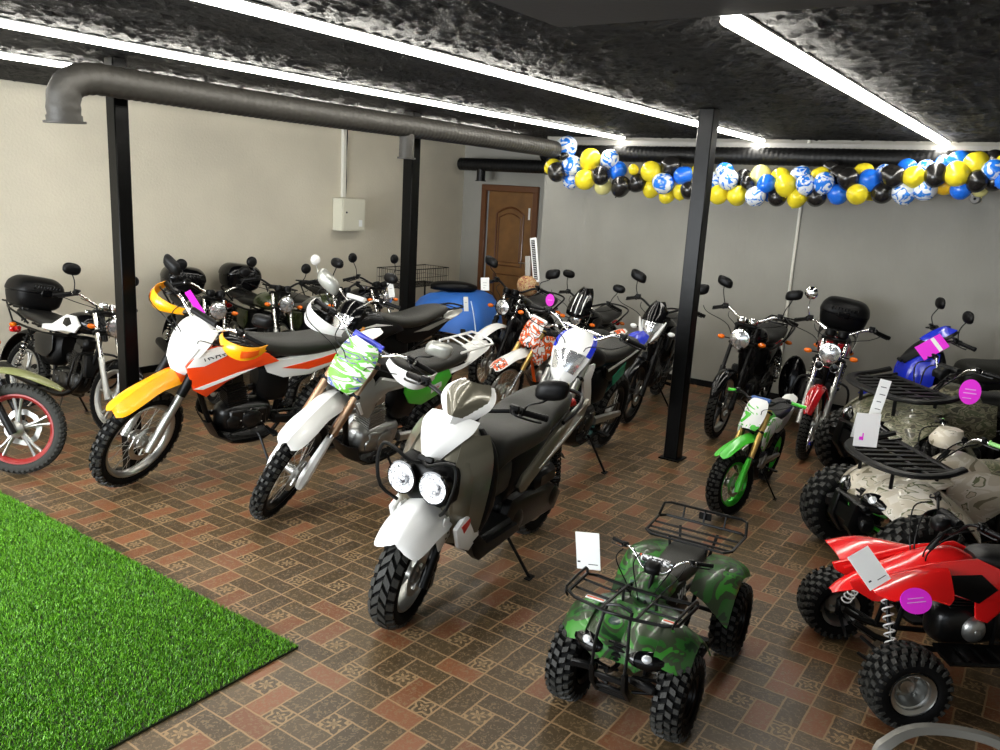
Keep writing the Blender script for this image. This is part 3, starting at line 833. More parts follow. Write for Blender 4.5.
    for sd in (1,-1):
        b = MB(m=BLKM); b.tube([(-.10,.08*sd,.28),(-.10,.22*sd,.28)], .011, 8); b.use(RUB).tube([(-.10,.15*sd,.28),(-.10,.23*sd,.28)], .016, 8); b.build('foot_peg', root)
    b = MB(m=BLKM); b.tube([(.02,.12,.30),(.14,.15,.29),(.16,.18,.30)], .006, 6); b.build('gear_lever', root)
    stand(root, -.05, .10, .24, ln, BLKM, .26)
    if g('cstand'):
        b = MB(m=STEEL)
        for sd in (1,-1): b.tube([(-.20,.09*sd,.25),(-.32,.14*sd,.06)], .009, 8)
        b.build('centre_stand', root)
    return root
# ------------------------------------------------------------------ scooter (wheelbase 1.30)
def scooter(label, pose, body=TITA, acc=WHT, group=None, full=True, mirrors=None, lowfront=WHT, seatm=SEATG, lamps=True, mirror1=False):
    X, Y, yaw, lean, st = pose; st = RAD(st); ln = RAD(lean)
    root = thing('scooter', label, 'scooter', (X, Y, .006), (-ln, 0, RAD(yaw)), group)
    A = Vector((.65,0,.25)); T, u = steer_T(A, 27, st); u = Vector(u)
    wheel('front_wheel', root, (.65,.262), .266, .14, 'chunk', ALU, 'twin', T=T, disc=STEEL, spm=ALU, nsp=3)
    wheel('rear_wheel', root, (-.65,.262), .266, .145, 'chunk', ALU, 'twin', spm=ALU, nsp=3)
    for sd in (1,-1):
        o = Vector((0,.095*sd,0)); b = MB(T)
        b.use(BLKM).tube([A+o-u*.03, A+u*.20+o], .024, 12); b.use(STEEL).tube([A+u*.19+o, A+u*.42+o], .016, 10)
        b.use(BLK).tube([A+u*(.20+.014*i)+o for i in range(9)], [.031 if i % 2 else .024 for i in range(9)], 10)
        b.use(BLKM).box(A+o+Vector((-.03,.012*sd,.0)), (.05,.03,.08), b=.008)
        b.build('fork_leg', root)
    b = MB(T, BLKM); b.box(A+u*.40, (.08,.24,.04), rotm('Y',-27), b=.01); b.tube([A+u*.4, A+u*.80], .022, 10); b.build('steering_column', root)
    # front fender: high beak over the wheel
    b = MB(T, lowfront); b.sheet([(.40,.56,.085,.05),(.48,.60,.12,.08),(.58,.605,.135,.10),(.68,.585,.13,.09),(.77,.545,.12,.08),(.83,.505,.10,.06),(.85,.485,.05,.02)], .006, 12, 4, .012)
    fo = b.build('front_fender', root)
    for sd in (1,-1):
        q = MB(T, lowfront); q.plate([(.44,.54),(.60,.56),(.66,.47),(.60,.39),(.50,.44)], .108*sd, .122*sd, .005); q.build('fender_flank', fo)
    # leg shield and nose
    b = MB(m=body)
    b.lz([(.36,.40,.05,.12,2.4),(.44,.42,.09,.17,2.6),(.56,.44,.12,.20,2.6),(.70,.44,.13,.205,2.6),(.80,.42,.115,.185,2.6),(.88,.385,.09,.15,2.6),(.94,.36,.06,.10,2.6)], 28)
    so = b.build('leg_shield', root)
    q = MB(m=acc); gr = []
    for x, z, w in interp([(.570,.79,.035),(.545,.83,.06),(.50,.88,.10),(.44,.93,.135),(.38,.965,.13)], 3): gr.append([(x-.035*abs(j/4)**2+.018, w*j/4, z-.02*abs(j/4)**2+.010) for j in range(-4,5)])
    q.slab(gr, .012); q.build('nose_panel', so)
    q = MB(m=BLK); q.box((.585,0,.80), (.02,.085,.03), rotm('Y',-25), b=.006); q.build('badge', so)
    for sd in (1,-1):
        q = MB(m=acc); q.plate([(.52,.40),(.56,.50),(.47,.56),(.38,.55),(.34,.40),(.42,.35)], .165*sd, .198*sd, .008); qo = q.build('lower_flank', so)
        q = MB(m=REDP); q.plate([(.50,.47),(.53,.51),(.45,.54),(.46,.50)], .196*sd, .2*sd, .001); q.build('decal', qo)
        q = MB(m=body)
        q.slab([[(x+.0, (y+dy)*sd, z) for x, y, dy in ((xa, ya, 0), ((xa+xb)/2, (ya+yb)/2, .02), (xb, yb, 0))] for z, xa, ya, xb, yb in
            interp([(.44,.48,.12,.38,.20),(.55,.54,.13,.39,.222),(.70,.56,.125,.385,.235),(.82,.51,.12,.37,.225),(.91,.44,.10,.35,.18)], 3)], .012); q.build('wing_panel', so)
    b = MB(m=BLK); b.lz([(.34,.33,.04,.16,3),(.55,.315,.05,.23,3),(.80,.315,.045,.22,3),(.92,.32,.03,.13,3)], 24); b.build('inner_leg_shield', root)
    if full:
        for sd in (1,-1):
            b = MB(m=BLKG); cx, cz = .585, .70; y = .086*sd
            b.lathe([(.0,-.09),(.055,-.08),(.07,-.03),(.074,.03),(.078,.04),(.078,.052),(.068,.055)], (cx,y,cz), 'x', 30, caps=False); ho = b.build('headlight', root)
            q = MB(m=camo('painted_lamp_glints', [(0,(.9,.9,.92)),(.50,(.55,.57,.6)),(.56,(.05,.05,.06)),(.60,(.9,.9,.92))], 30., .2)); q.lathe([(.070,.056),(.055,.050),(.036,.048)], (cx,y,cz), 'x', 30, caps=False); q.lathe([(.036,.048),(.034,.064),(.020,.072),(0,.074)], (cx,y,cz), 'x', 20); q.build('headlight_reflector', ho)  # bright and dark reflections of the lamp bowl painted into its colour
        b = MB(m=BLK); b.lz([(.58,.52,.06,.10,2.5),(.64,.54,.06,.16,2.5),(.75,.54,.06,.16,2.5),(.80,.51,.05,.12,2.5)], 20); b.build('headlight_surround', root)
        b = MB(m=BLKM)
        b.tube([(.60,0,.79),(.64,.05,.795),(.65,.12,.83),(.65,.19,.84),(.66,.21,.76),(.66,.18,.64),(.60,.12,.57)], .009, 8, smooth=3)
        b.tube([(.60,0,.79),(.64,-.05,.795),(.65,-.12,.83),(.65,-.19,.84),(.66,-.21,.76),(.66,-.18,.64),(.60,-.12,.57)], .009, 8, smooth=3)
        b.build('brush_guard', root)
    # handlebar cowl with little peaked screen
    b = MB(T, acc); gr = []
    for x, z, w in interp([(.47,.955,.045),(.44,.99,.085),(.39,1.03,.125),(.33,1.07,.125),(.27,1.10,.085)], 3): gr.append([(x-.075*abs(j/4)**1.5, w*j/4, z-.015*abs(j/4)) for j in range(-4,5)])
    b.slab(gr, .008); co = b.build('handlebar_cowl', root)
    q = MB(T, body)
    gr2 = [[(p[0]+.010, p[1]*.80, p[2]+.012) for p in r] for r in gr[2:]]
    q.slab(gr2, .006); q.build('screen_panel', co)
    b = MB(T, BLK); b.lz([(.93,.34,.05,.08,2.5),(.97,.33,.06,.09,2.5),(1.005,.31,.05,.08,2.5)], 20); b.build('instrument_cluster', root)
    hb = bars(root, T, .99, .31, [(.31,.05,1.0),(.30,.12,1.01),(.28,.20,1.03),(.25,.27,1.035),(.19,.36,1.02)], .35, BLKM, BLK, mirrors)
    # floorboard, seat, rear body
    b = MB(m=BLK); b.box((.15,0,.325), (.42,.36,.06), b=.02)
    b.build('floorboard', root)
    q = MB(m=BLK); q.plate([(.36,.30),(.42,.40),(.37,.42),(.28,.33),(-.08,.32),(-.12,.27),(.30,.25)], .14, .20, .01); q.plate([(.36,.30),(.42,.40),(.37,.42),(.28,.33),(-.08,.32),(-.12,.27),(.30,.25)], -.14, -.20, .01); q.build('footboard_skirt', root)
    b = MB(m=BLK)
    b.lx([(-.03,.50,.11,.12,3),(-.06,.56,.135,.17,3),(-.20,.60,.15,.15,3),(-.45,.64,.15,.11,3),(-.75,.69,.12,.07,3),(-.86,.72,.07,.04,3)], 24); b.build('rear_body', root)
    for sd in (1,-1):
        b = MB(m=body); b.plate([(-.10,.50),(-.14,.56),(-.38,.68),(-.62,.76),(-.90,.83),(-.86,.74),(-.62,.63),(-.30,.53),(-.14,.46)], .13*sd, .172*sd, .012); po = b.build('side_panel', root)
        q = MB(m=acc); q.plate([(-.30,.56),(-.60,.675),(-.80,.745),(-.60,.655)], .170*sd, .176*sd, .001); q.build('decal', po)
    b = MB(m=seatm)
    b.lx([(.10,.64,.10,.10,3.4),(.08,.70,.135,.10,3.4),(.0,.745,.165,.085,3.4),(-.20,.755,.18,.075,3.4),(-.34,.77,.18,.075,3.4),(-.42,.80,.165,.08,3.4),(-.62,.83,.145,.07,3.4),(-.76,.84,.11,.05,3.4),(-.80,.84,.05,.02,3)], 28)
    b.build('seat', root)
    b = MB(m=seatm); b.lx([(.12,.52,.09,.07,3.4),(.10,.56,.12,.11,3.4),(-.05,.58,.13,.12,3.4)], 20); b.build('seat_front_panel', root)
    b = MB(m=BLKM); b.tube([(-.55,.165,.76),(-.72,.17,.80),(-.88,.12,.84),(-.91,0,.85),(-.88,-.12,.84),(-.72,-.17,.80),(-.55,-.165,.76)], .012, 8, smooth=4); b.build('grab_rail', root)
    b = MB(m=REDL); b.box((-.90,0,.78), (.06,.16,.05), b=.015); b.build('tail_light', root)
    # engine and transmission
    b = MB(m=ENG); b.plate([(-.06,.34),(-.10,.42),(-.30,.42),(-.62,.36),(-.74,.28),(-.68,.19),(-.45,.20),(-.15,.22)], .08, .15, .015); b.box((-.22,0,.34), (.30,.18,.16), b=.03); eo = b.build('engine', root)
    for cx in (-.17,-.62): q = MB(m=ENG); q.lathe([(0,.165),(.04,.162),(.06,.15)], (cx,0,.29), 'y', 24); q.build('transmission_cover', eo)
    b = MB(m=BLKM); b.box((-.45,.13,.46), (.24,.08,.12), b=.03); b.build('air_filter_box', root)
    b = MB(m=BLKM); b.tube([(-.15,-.08,.24),(-.25,-.14,.24),(-.38,-.15,.26)], .018, 8, smooth=3); eo = b.build('exhaust_pipe', root)
    q = MB(m=BLKM); q.tube([(-.36,-.15,.26),(-.42,-.155,.27),(-.80,-.16,.36),(-.86,-.16,.375)], [.025,.055,.06,.035], 14); q.build('muffler', eo)
    for sd in (1,): shock(root, (-.58,.13*sd,.62), (-.66,.13*sd,.34), coil=BLKM, R=.03)
    b = MB(m=BLK); gr = []
    for i in range(12):
        a = RAD(20+120*i/11); gr.append([(-.65+(.29)*math.cos(a), .08*j/3, .26+(.29-.02*abs(j/3)**2)*math.sin(a)) for j in range(-3,4)])
    b.slab(gr, .006); b.build('rear_fender', root)
    if mirror1: mirror(hb, T, (.25,.27,1.04), 1, 'sharp', BLK, .10, .10, 1.)
    stand(root, -.06, .12, .26, ln, BLKM, .30)
    return root

# ------------------------------------------------------------------ quad bikes
def quad(label, X, Y, yaw, wb, track, R, w, S, bodym, st=0., rack='tube', style='utility', frm=BLKM, coil=STEEL, seatm=SEATM, rimm=BLKM, grip=BLK, armm=BLKM,
         bumper=True, gripr=None, zs=1., sy=1., group=None, tread='atv', rackfront=True, text=None, stickers=False, headl=True, rearrack=True, lampm=LENS, pad=None, podm=None):
    root = thing('quad_bike', label, 'quad bike', (X, Y, 0), (0, 0, RAD(yaw)), group)
    hx = wb/2; B = Matrix.Diagonal((S, S*sy, S*zs, 1)); st = RAD(st)
    hy = track/2
    for fx, nm in ((1,'front_wheel'),(-1,'rear_wheel')):
        for sd in (1,-1):
            c = (hx*fx, 0, R-.004); TT = Matrix.Translation((0, hy*sd, 0))
            if fx > 0: TT = Matrix.Translation((hx, hy*sd, 0)) @ Matrix.Rotation(st, 4, 'Z') @ Matrix.Translation((-hx,0,0))
            if sd < 0: TT = TT @ Matrix.Translation((c[0],0,0)) @ Matrix.Rotation(PI, 4, 'Z') @ Matrix.Translation((-c[0],0,0))
            tb, ri = tyre((c[0], c[2]), R, w, tread, TT, RUB); wo = tb.build(nm, root)
            b = MB(TT, rimm)
            b.lathe([(ri+.004,w*.44),(ri+.006,w*.40),(ri-.012,w*.36),(ri-.014,w*.30),(ri-.02,w*.28),(ri-.024,w*.12),(ri*.62,w*.02),(ri*.56,-w*.02),(.03,-w*.0),(.028,w*.10),(0,w*.11)], c, 'y', 28, caps=False)
            b.lathe([(ri+.004,-w*.44),(ri-.012,-w*.36),(ri-.02,w*.1)], c, 'y', 28, caps=False)
            for q in range(4): a = PI/4+PI/2*q; b.ell((c[0]+.045*math.cos(a), w*.08, c[2]+.045*math.sin(a)), (.009,.009,.009), 6)
            b.build('rim', wo)
    ax = S
    # frame and running gear
    b = MB(B, frm)
    for sd in (1,-1):
        b.tube([(.88,.10*sd,.42),(.60,.13*sd,.30),(.0,.14*sd,.26),(-.45,.12*sd,.30),(-.72,.11*sd,.60)], .020, 8, smooth=3)
        b.tube([(.80,.10*sd,.62),(.45,.11*sd,.70),(.10,.10*sd,.66),(-.75,.11*sd,.66)], .018, 8, smooth=3)
        b.tube([(.60,.12*sd,.30),(.52,.11*sd,.68)], .018, 8); b.tube([(-.15,.12*sd,.28),(-.15,.10*sd,.66)], .018, 8)
    b.build('frame', root)
    for sd in (1,-1):
        b = MB(m=armm); yy = hy*sd; zc = R
        for zo in (-.045*S, .05*S):
            b.tube([(hx+.10*S,.10*sd*S,zc+zo*1.4),(hx,(hy-w*.35)*sd,zc+zo)], .014*S, 8); b.tube([(hx-.12*S,.10*sd*S,zc+zo*1.4),(hx,(hy-w*.35)*sd,zc+zo)], .014*S, 8)
        b.box((hx,(hy-w*.3)*sd,zc), (.05*S,.05*S,.16*S), b=.01); b.build('suspension_arm', root)
        shock(root, (hx+.0,.13*sd*S,.70*S*zs), (hx+.01,(hy-w*.55)*sd,zc+.02), coil=coil, R=.036*S)
    b = MB(m=BLKM); b.tube([(-hx,-(hy-w*.2),R),(-hx,(hy-w*.2),R)], .022*S, 10); b.tube([(-hx,0,R),(-.15*S,0,.40*S)], .035*S, 8, flat=1.8); b.build('rear_axle', root)
    shock(root, (-.28*S,0,.66*S*zs), (-hx+.12*S,0,R+.04), coil=coil, R=.036*S)
    b = MB(B, ENG); b.lx([(.28,.40,.05,.06,3),(.22,.41,.13,.13,3),(-.02,.42,.14,.14,3),(-.22,.40,.10,.10,3)], 18)
    for i in range(6): b.box((.10,0,.52+.022*i), (.17,.17,.010), b=.002)
    eo = b.build('engine', root)
    for sd in (1,-1):
        q = MB(B, ALU if style == 'sport' else ENG); q.lathe([(0,.19*sd),(.04,.188*sd),(.07,.175*sd),(.085,.15*sd),(.09,.12*sd)], (.02,0,.42), 'y', 26); q.lathe([(0,.205*sd),(.02,.203*sd),(.022,.19*sd)], (.02,0,.42), 'y', 16); q.build('engine_cover', eo)
    q = MB(B, BLKM); q.tube([(.20,-.08,.52),(.32,-.14,.46),(.20,-.19,.36),(-.25,-.19,.44),(-.50,-.20,.56)], .02, 8, smooth=4); q.tube([(-.48,-.20,.55),(-.54,-.20,.57),(-.88,-.20,.62)], [.03,.05,.05], 12); q.build('exhaust_pipe', root)
    # footwells
    for sd in (1,-1):
        b = MB(B, BLK); 
        b.slab([[(x, y*sd, z) for x in (-.30,-.1,.1,.30)] for y, z in ((.14,.31),(.25,.29),(.38,.29),(.42,.32))], .02)
        for x in (-.2,-.08,.04,.16): b.box((x,.28*sd,.31), (.03,.2,.02), b=.004)
        b.build('footwell', root)
    # bodywork
    if style == 'utility':
        b = MB(B, bodym); gr = []
        prof = interp([(.98,.60,.16,.05),(.97,.70,.27,.06),(.86,.80,.34,.07),(.66,.86,.37,.07),(.48,.87,.34,.05),(.34,.84,.22,.03)], 3)
        for x, z, hw, dr in prof: gr.append([(x-.05*max(0,1-abs(j)/2.5)*(x > .85), hw*j/6, z-dr*abs(j/6)**2.5-.045*max(0,1-abs(j)/3.)) for j in range(-6,7)])
        b.slab(gr, .012); bo = b.build('front_bodywork', root)
        q = MB(B, BLK); q.box((.925,0,.63), (.03,.20,.13), rotm('Y', -8), b=.01)
        for z in (.59,.63,.67): q.box((.945,0,z), (.02,.17,.014))
        q.build('grille', bo)
        for sd in (1,-1):
            q = MB(B, bodym); gr = []
            for y, x0, z0, xm, zm, x1, z1 in interp([(.28,.96,.66,.66,.85,.30,.66),(.38,.93,.62,.64,.83,.26,.60),(.48,.88,.58,.62,.78,.24,.52),(.53,.84,.55,.60,.74,.25,.46)], 2):
                row = interp([(x0,z0),((x0*.75+xm*.25),(z0*.45+zm*.55)),(xm,zm),((xm+x1)/2,(zm*.65+z1*.35)),(x1,z1)], 3)
                gr.append([(x, y*sd, z) for x, z in row])
            q.slab(gr, .010); q.build('front_fender', root)
            if headl:
                T2 = B @ Matrix.Translation((.93,.25*sd,.66)) @ Matrix.Rotation(RAD(22*sd), 4, 'Z') @ rotm('Y', -35)
                q = MB(T2, BLKG); q.ell((0,0,0), (.05,.16,.08), 16); ho = q.build('headlight', root)
                q = MB(T2, lampm); q.ell((.035,-.02*sd,0), (.025,.045,.035), 14); q.build('headlight_lens', ho)
            q = MB(B, bodym); gr = []
            for y, x0, z0, xm, zm, x1, z1 in interp([(.17,-.22,.72,-.50,.87,-.84,.83),(.30,-.19,.68,-.50,.88,-.88,.83),(.42,-.17,.60,-.51,.86,-.90,.80),(.50,-.18,.52,-.52,.83,-.88,.76),(.53,-.19,.50,-.53,.79,-.86,.71)], 2):
                row = interp([(x0,z0),((x0+xm)/2,(zm*.7+z0*.3)),(xm,zm),((xm+x1)/2,(zm*.7+z1*.3)),(x1,z1)], 3)
                gr.append([(x, y*sd, z) for x, z in row])
            q.slab(gr, .010); q.build('rear_fender', root)
        b = MB(B, bodym)
        b.lx([(.42,.80,.10,.06,2.6),(.34,.84,.15,.12,2.6),(.18,.86,.165,.15,2.6),(.02,.82,.15,.13,2.6),(-.08,.77,.12,.09,2.6)], 22); to = b.build('fuel_tank_cover', root)
        for sd in (1,-1):
            q = MB(B, bodym if text is None else BLK); q.plate([(.34,.86),(.10,.90),(-.12,.86),(-.16,.60),(.04,.46),(.22,.52),(.34,.66)], .13*sd, .17*sd, .01); po = q.build('side_panel', root)
            if text:
                TT = B @ Matrix.Translation((.02,.176*sd,.79)) @ Matrix(((-1 if sd>0 else 1,0,0,0),(0,0,1 if sd>0 else -1,0),(0,1,0,0),(0,0,0,1)))
                textmesh(text, .14, WHT, 'lettering', po, TT, .002)
        if stickers:
            for (p, d, rz) in (((.68,-.32,.875),(.16,.05),90),((.68,.32,.875),(.16,.05),90),((-.34,-.33,.865),(.06,.16),0)):
                q = MB(B, PAPER); T2 = rotm('Z', rz) if rz else Matrix()
                q.box(p, (d[0],d[1],.006), rotm('Z', 90 if rz else 0), b=.001); q.use(ORG).box((p[0],p[1],p[2]+.004), (d[0]*.9,d[1]*.3,.003), rotm('Z', 90 if rz else 0))
                q.build('warning_sticker', root)
    else:
        # sport quad: pointed nose, wing fenders
        b = MB(B, bodym); gr = []
        for x, z, hw, dr in interp([(1.04,.60,.03,.01),(.96,.66,.08,.03),(.80,.74,.13,.05),(.60,.82,.165,.07),(.40,.90,.17,.08),(.20,.93,.15,.08),(.05,.88,.12,.07),(-.05,.84,.10,.05)], 3): gr.append([(x, hw*j/6, z-dr*abs(j/6)**2) for j in range(-6,7)])
        b.slab(gr, .012); b.build('nose_bodywork', root)
        for sd in (1,-1):
            q = MB(B, bodym); gr = []
            for y, x0, z0, x1, z1, bl in interp([(.12,.90,.70,.30,.86,.02),(.22,.92,.75,.32,.84,.04),(.34,.94,.78,.36,.80,.05),(.44,.93,.77,.40,.76,.05),(.50,.84,.76,.46,.75,.03)], 2):
                gr.append([(x0+(x1-x0)*t/8, y*sd, z0+(z1-z0)*t/8+bl*math.sin(PI*t/8)) for t in range(9)])
            q.slab(gr, .010); q.build('front_fender', root)
            q = MB(B, bodym); q.plate([(.96,.68),(.99,.73),(.70,.80),(.40,.88),(.10,.92),(-.12,.84),(-.40,.80),(-.58,.80),(-.50,.74),(-.20,.62),(-.06,.48),(.02,.50),(.04,.62),(.22,.66),(.50,.62),(.80,.60)], .135*sd, .17*sd, .012); po = q.build('side_panel', root)
            q = MB(B, BLK); q.plate([(.34,.80),(.06,.82),(-.08,.72),(.04,.62),(.30,.70)], .168*sd, .178*sd, .003); q.build('vent_panel', po)
            q = MB(B, bodym); gr = []
            for y, x0, z0, x1, z1, bl in interp([(.14,-.36,.80,-.98,.84,.03),(.28,-.34,.80,-1.0,.82,.07),(.42,-.36,.76,-.98,.76,.09),(.54,-.42,.68,-.92,.68,.08)], 2):
                gr.append([(x0+(x1-x0)*t/8, y*sd, z0+(z1-z0)*t/8+bl*math.sin(PI*t/8)) for t in range(9)])
            q.slab(gr, .010); q.build('rear_fender', root)
    b = MB(B, seatm); b.lx([(.06,.88,.08,.03,3),(-.02,.87,.13,.07,3),(-.25,.86,.165,.075,3),(-.50,.87,.18,.07,3),(-.72,.90,.16,.06,3),(-.78,.91,.08,.03,3)], 24); b.build('seat', root)
    # bars
    Tb = B @ Matrix.Translation((.30,0,0)) @ Matrix.Rotation(st, 4, 'Z') @ Matrix.Translation((-.30,0,0))
    b = MB(Tb, BLKM); b.tube([(.48,0,.72),(.28,0,1.04)], .02, 10); b.build('steering_column', root)
    hb = bars(root, Tb, 1.05, .28, [(.28,.05,1.05),(.27,.11,1.07),(.24,.20,1.16),(.20,.28,1.175),(.12,.42,1.16)], .4, CHR if style=='utility' and S < .9 else BLKM, grip, None, cross=(.25,.17,1.13))
    p = MB(Tb, pad or BLK); p.tube([(.25,-.12,1.13),(.25,.12,1.13)], .03, 10); p.build('crossbar_pad', hb)
    b = MB(Tb, podm or BLK); k_ = 1.9 if podm else 1.; b.lz([(1.06,.33,.05*k_,.06*k_,2.5),(1.11,.32,.06*k_,.07*k_,2.5),(1.14+.06*(k_-1),.30,.04*k_,.05*k_,2.5)], 16); b.build('instrument_cluster', root)
    for y in (.08,-.10,.05,-.05):
        MB(Tb, BLK).tube([(.22,y*3,1.14),(.36,y*3,1.10),(.44,y*1.4,.92),(.40,y,.74)], .006, 5, smooth=5).build('cable', root)
    if rack == 'tube':
        b = MB(B, BLKM); z = .97
        b.tube([(1.02,.10,z+.02),(1.0,.36,z+.04),(.94,.44,z+.04),(.56,.46,z+.03),(.48,.40,z),(.48,.12,z-.02),(.48,-.12,z-.02),(.48,-.40,z),(.56,-.46,z+.03),(.94,-.44,z+.04),(1.0,-.36,z+.04),(1.02,-.10,z+.02)], .014, 8, closed=True)
        for y in (-.14,.14): b.tube([(1.01,y,z+.02),(.48,y,z-.01)], .012, 8)
        for y0, y1 in ((.14,.45),(-.14,-.45)): b.tube([(.82,y0,z+.01),(.82,y1,z+.03)], .010, 8); b.tube([(.66,y0,z),(.66,y1,z+.03)], .010, 8)
        b.tube([(1.00,.42,z+.04),(.99,.44,z+.10),(.60,.46,z+.10),(.56,.46,z+.03)], .011, 8, smooth=2); b.tube([(1.00,-.42,z+.04),(.99,-.44,z+.10),(.60,-.46,z+.10),(.56,-.46,z+.03)], .011, 8, smooth=2)
        for sd in (1,-1): b.tube([(.55,.14*sd,z),(.55,.14*sd,.84)], .012, 6)
        b.build('front_rack', root)
    elif rack == 'slat':
        b = MB(B, BLK); z = .96
        outl = interp([(.46,.50,z+.06),(.60,.52,z+.02),(.78,.50,z),(.90,.38,z-.01),(.97,.20,z-.01),(.99,0,z-.01)], 3)
        full = outl+mir(outl)[::-1][1:]
        b.tube(full, .040, 8, flat=.5)
        inn = [(p[0]-.10, p[1]*.80, p[2]) for p in full[2:-2]]; b.tube(inn, .018, 6, flat=.6)
        for y in (-.36,-.24,-.12,0,.12,.24,.36):
            xe = .97-.9*max(0, abs(y)-.12)**1.3; b.box(((.46+xe)/2,y,z+.004), (xe-.46,.06,.022), b=.008)
        b.box((.48,0,z+.01), (.05,.92,.03), b=.01); b.box((.70,0,z), (.04,.92,.02), b=.006)
        for sd in (1,-1):
            b.tube([(.85,.25*sd,z),(.85,.25*sd,.78)], .014, 6); b.tube([(.50,.25*sd,z),(.50,.25*sd,.85)], .014, 6)
        b.build('front_rack', root)
    if rack and rearrack:
        b = MB(B, BLKM); z = 1.0
        b.tube([(-.55,.34,z),(-.60,.40,z+.01),(-.98,.42,z+.02),(-1.04,.36,z+.02),(-1.04,-.36,z+.02),(-.98,-.42,z+.02),(-.60,-.40,z+.01),(-.55,-.34,z)], .014, 8, closed=True)
        b.tube([(-.98,.42,z+.02),(-1.06,.40,z+.13),(-1.08,.34,z+.14),(-1.08,-.34,z+.14),(-1.06,-.40,z+.13),(-.98,-.42,z+.02)], .013, 8)
        for x in (-.70,-.84): b.tube([(x,-.41,z+.01),(x,.41,z+.01)], .011, 8)
        for y in (-.2,0,.2): b.tube([(-1.04,y,z+.02),(-1.08,y,z+.14)], .010, 6)
        b.box((-1.09,0,z+.08), (.02,.12,.07), b=.004)
        for sd in (1,-1): b.tube([(-.62,.18*sd,z),(-.60,.14*sd,.70)], .014, 6); b.tube([(-.92,.18*sd,z),(-.80,.12*sd,.68)], .014, 6)
        b.tube([(-.62,-.40,z),(-.62,.40,z)], .011, 6)
        b.build('rear_rack', root)
    if bumper:
        b = MB(B, BLKM)
        if bumper == 'plate':
            b.slab([[(x, y, z) for y in (-.10,-.05,0,.05,.10)] for x, z in ((.90,.30),(1.00,.36),(1.06,.46),(1.04,.56))], .03)
            for sd in (1,-1): b.plate([(1.0,.30),(1.10,.44),(1.06,.62),(.98,.60),(.96,.44),(.90,.34)], .10*sd, .19*sd, .01); b.box((1.0,.26*sd,.50), (.10,.16,.10), rotm('Z', -20*sd), b=.02)
            b.box((.98,0,.60), (.10,.50,.05), b=.015)
        else:
            for sd in (1,-1):
                b.plate([(.92,.30),(.96,.28),(1.10,.44),(1.12,.58),(1.07,.58),(1.05,.46)], .11*sd, .15*sd, .006)
                b.tube([(1.10,.13*sd,.56),(1.08,.13*sd,.75),(1.04,.11*sd,.93),(.98,.10*sd,1.02)], .013, 8, smooth=3)
                b.box((.99,.24*sd,.48), (.05,.22,.07), rotm('Z', -12*sd), b=.015)
            b.box((1.08,0,.50), (.03,.24,.05), b=.008); b.box((1.02,0,.38), (.03,.26,.04), b=.008); b.box((.96,0,.31), (.03,.26,.05), b=.008)
            b.tube([(.98,.10,1.02),(.98,0,1.05),(.98,-.10,1.02)], .013, 8, smooth=2)
            for z in (.62,.67,.72): b.box((.95,0,z), (.02,.14,.015))
        b.build('front_bumper', root)
    return root
# ------------------------------------------------------------------ camera
SC = bpy.context.scene
YAW, PIT, ROL, FPX, CH = .599459179, .22111583, .057559662, 820.134, 2.0
_f = Vector((math.cos(PIT)*math.cos(YAW), math.cos(PIT)*math.sin(YAW), -math.sin(PIT)))
_r = _f.cross(Vector((0,0,1))).normalized(); _u = _r.cross(_f)
_r2 = _r*math.cos(ROL)+_u*math.sin(ROL); _u2 = -_r*math.sin(ROL)+_u*math.cos(ROL)
cam = bpy.data.objects.new('camera', bpy.data.cameras.new('camera')); COL.objects.link(cam)
cam.matrix_world = Matrix(((_r2.x,_u2.x,-_f.x,0),(_r2.y,_u2.y,-_f.y,0),(_r2.z,_u2.z,-_f.z,CH),(0,0,0,1)))
cam.data.sensor_width = 36; cam.data.lens = FPX/1000*36; cam.data.clip_start = .05; SC.camera = cam
def at(x, y, v, ax='z'):
    """survey: where the sight line through a spot of the photograph meets the plane ax = v"""
    d = _r2*((x-500)/FPX)-_u2*((y-375)/FPX)+_f; i = 'xyz'.index(ax); o = Vector((0,0,CH)); return o+d*((v-o[i])/d[i])

SC.view_settings.view_transform = 'Standard'; SC.view_settings.look = 'None'
SC.view_settings.gamma = 1; SC.view_settings.use_curve_mapping = False
SC.view_settings.exposure = 1.75

# ------------------------------------------------------------------ room materials
def nodes(name):
    m = bpy.data.materials.new(name); m.use_nodes = True; nt = m.node_tree
    return m, nt, nt.nodes['Principled BSDF'], (lambda t: nt.nodes.new(t)), nt.links.new

def wall_mat(name, col, rough, streak):
    m, nt, b, N, L = nodes(name)
    tc = N('ShaderNodeTexCoord'); n1 = N('ShaderNodeTexNoise'); n1.inputs['Scale'].default_value = 1.1; n1.inputs['Detail'].default_value = 6
    mp = N('ShaderNodeMapping'); mp.inputs['Scale'].default_value = (14,14,3 if streak else 14); n2 = N('ShaderNodeTexNoise'); n2.inputs['Scale'].default_value = 3; n2.inputs['Detail'].default_value = 6
    L(tc.outputs['Object'], n1.inputs['Vector']); L(tc.outputs['Object'], mp.inputs[0]); L(mp.outputs[0], n2.inputs['Vector'])
    cr = N('ShaderNodeValToRGB'); e = cr.color_ramp.elements; e[0].position = .3; e[0].color = (*[c*.88 for c in col],1); e[1].position = .7; e[1].color = (*[c*1.06 for c in col],1)
    L(n1.outputs['Fac'], cr.inputs[0]); L(cr.outputs[0], b.inputs['Base Color'])
    bp = N('ShaderNodeBump'); bp.inputs['Strength'].default_value = .35; bp.inputs['Distance'].default_value = .01; L(n2.outputs['Fac'], bp.inputs['Height']); L(bp.outputs['Normal'], b.inputs['Normal'])
    b.inputs['Roughness'].default_value = rough; return m
WALL_L = wall_mat('plaster_cream', (.62,.575,.46), .75, False)
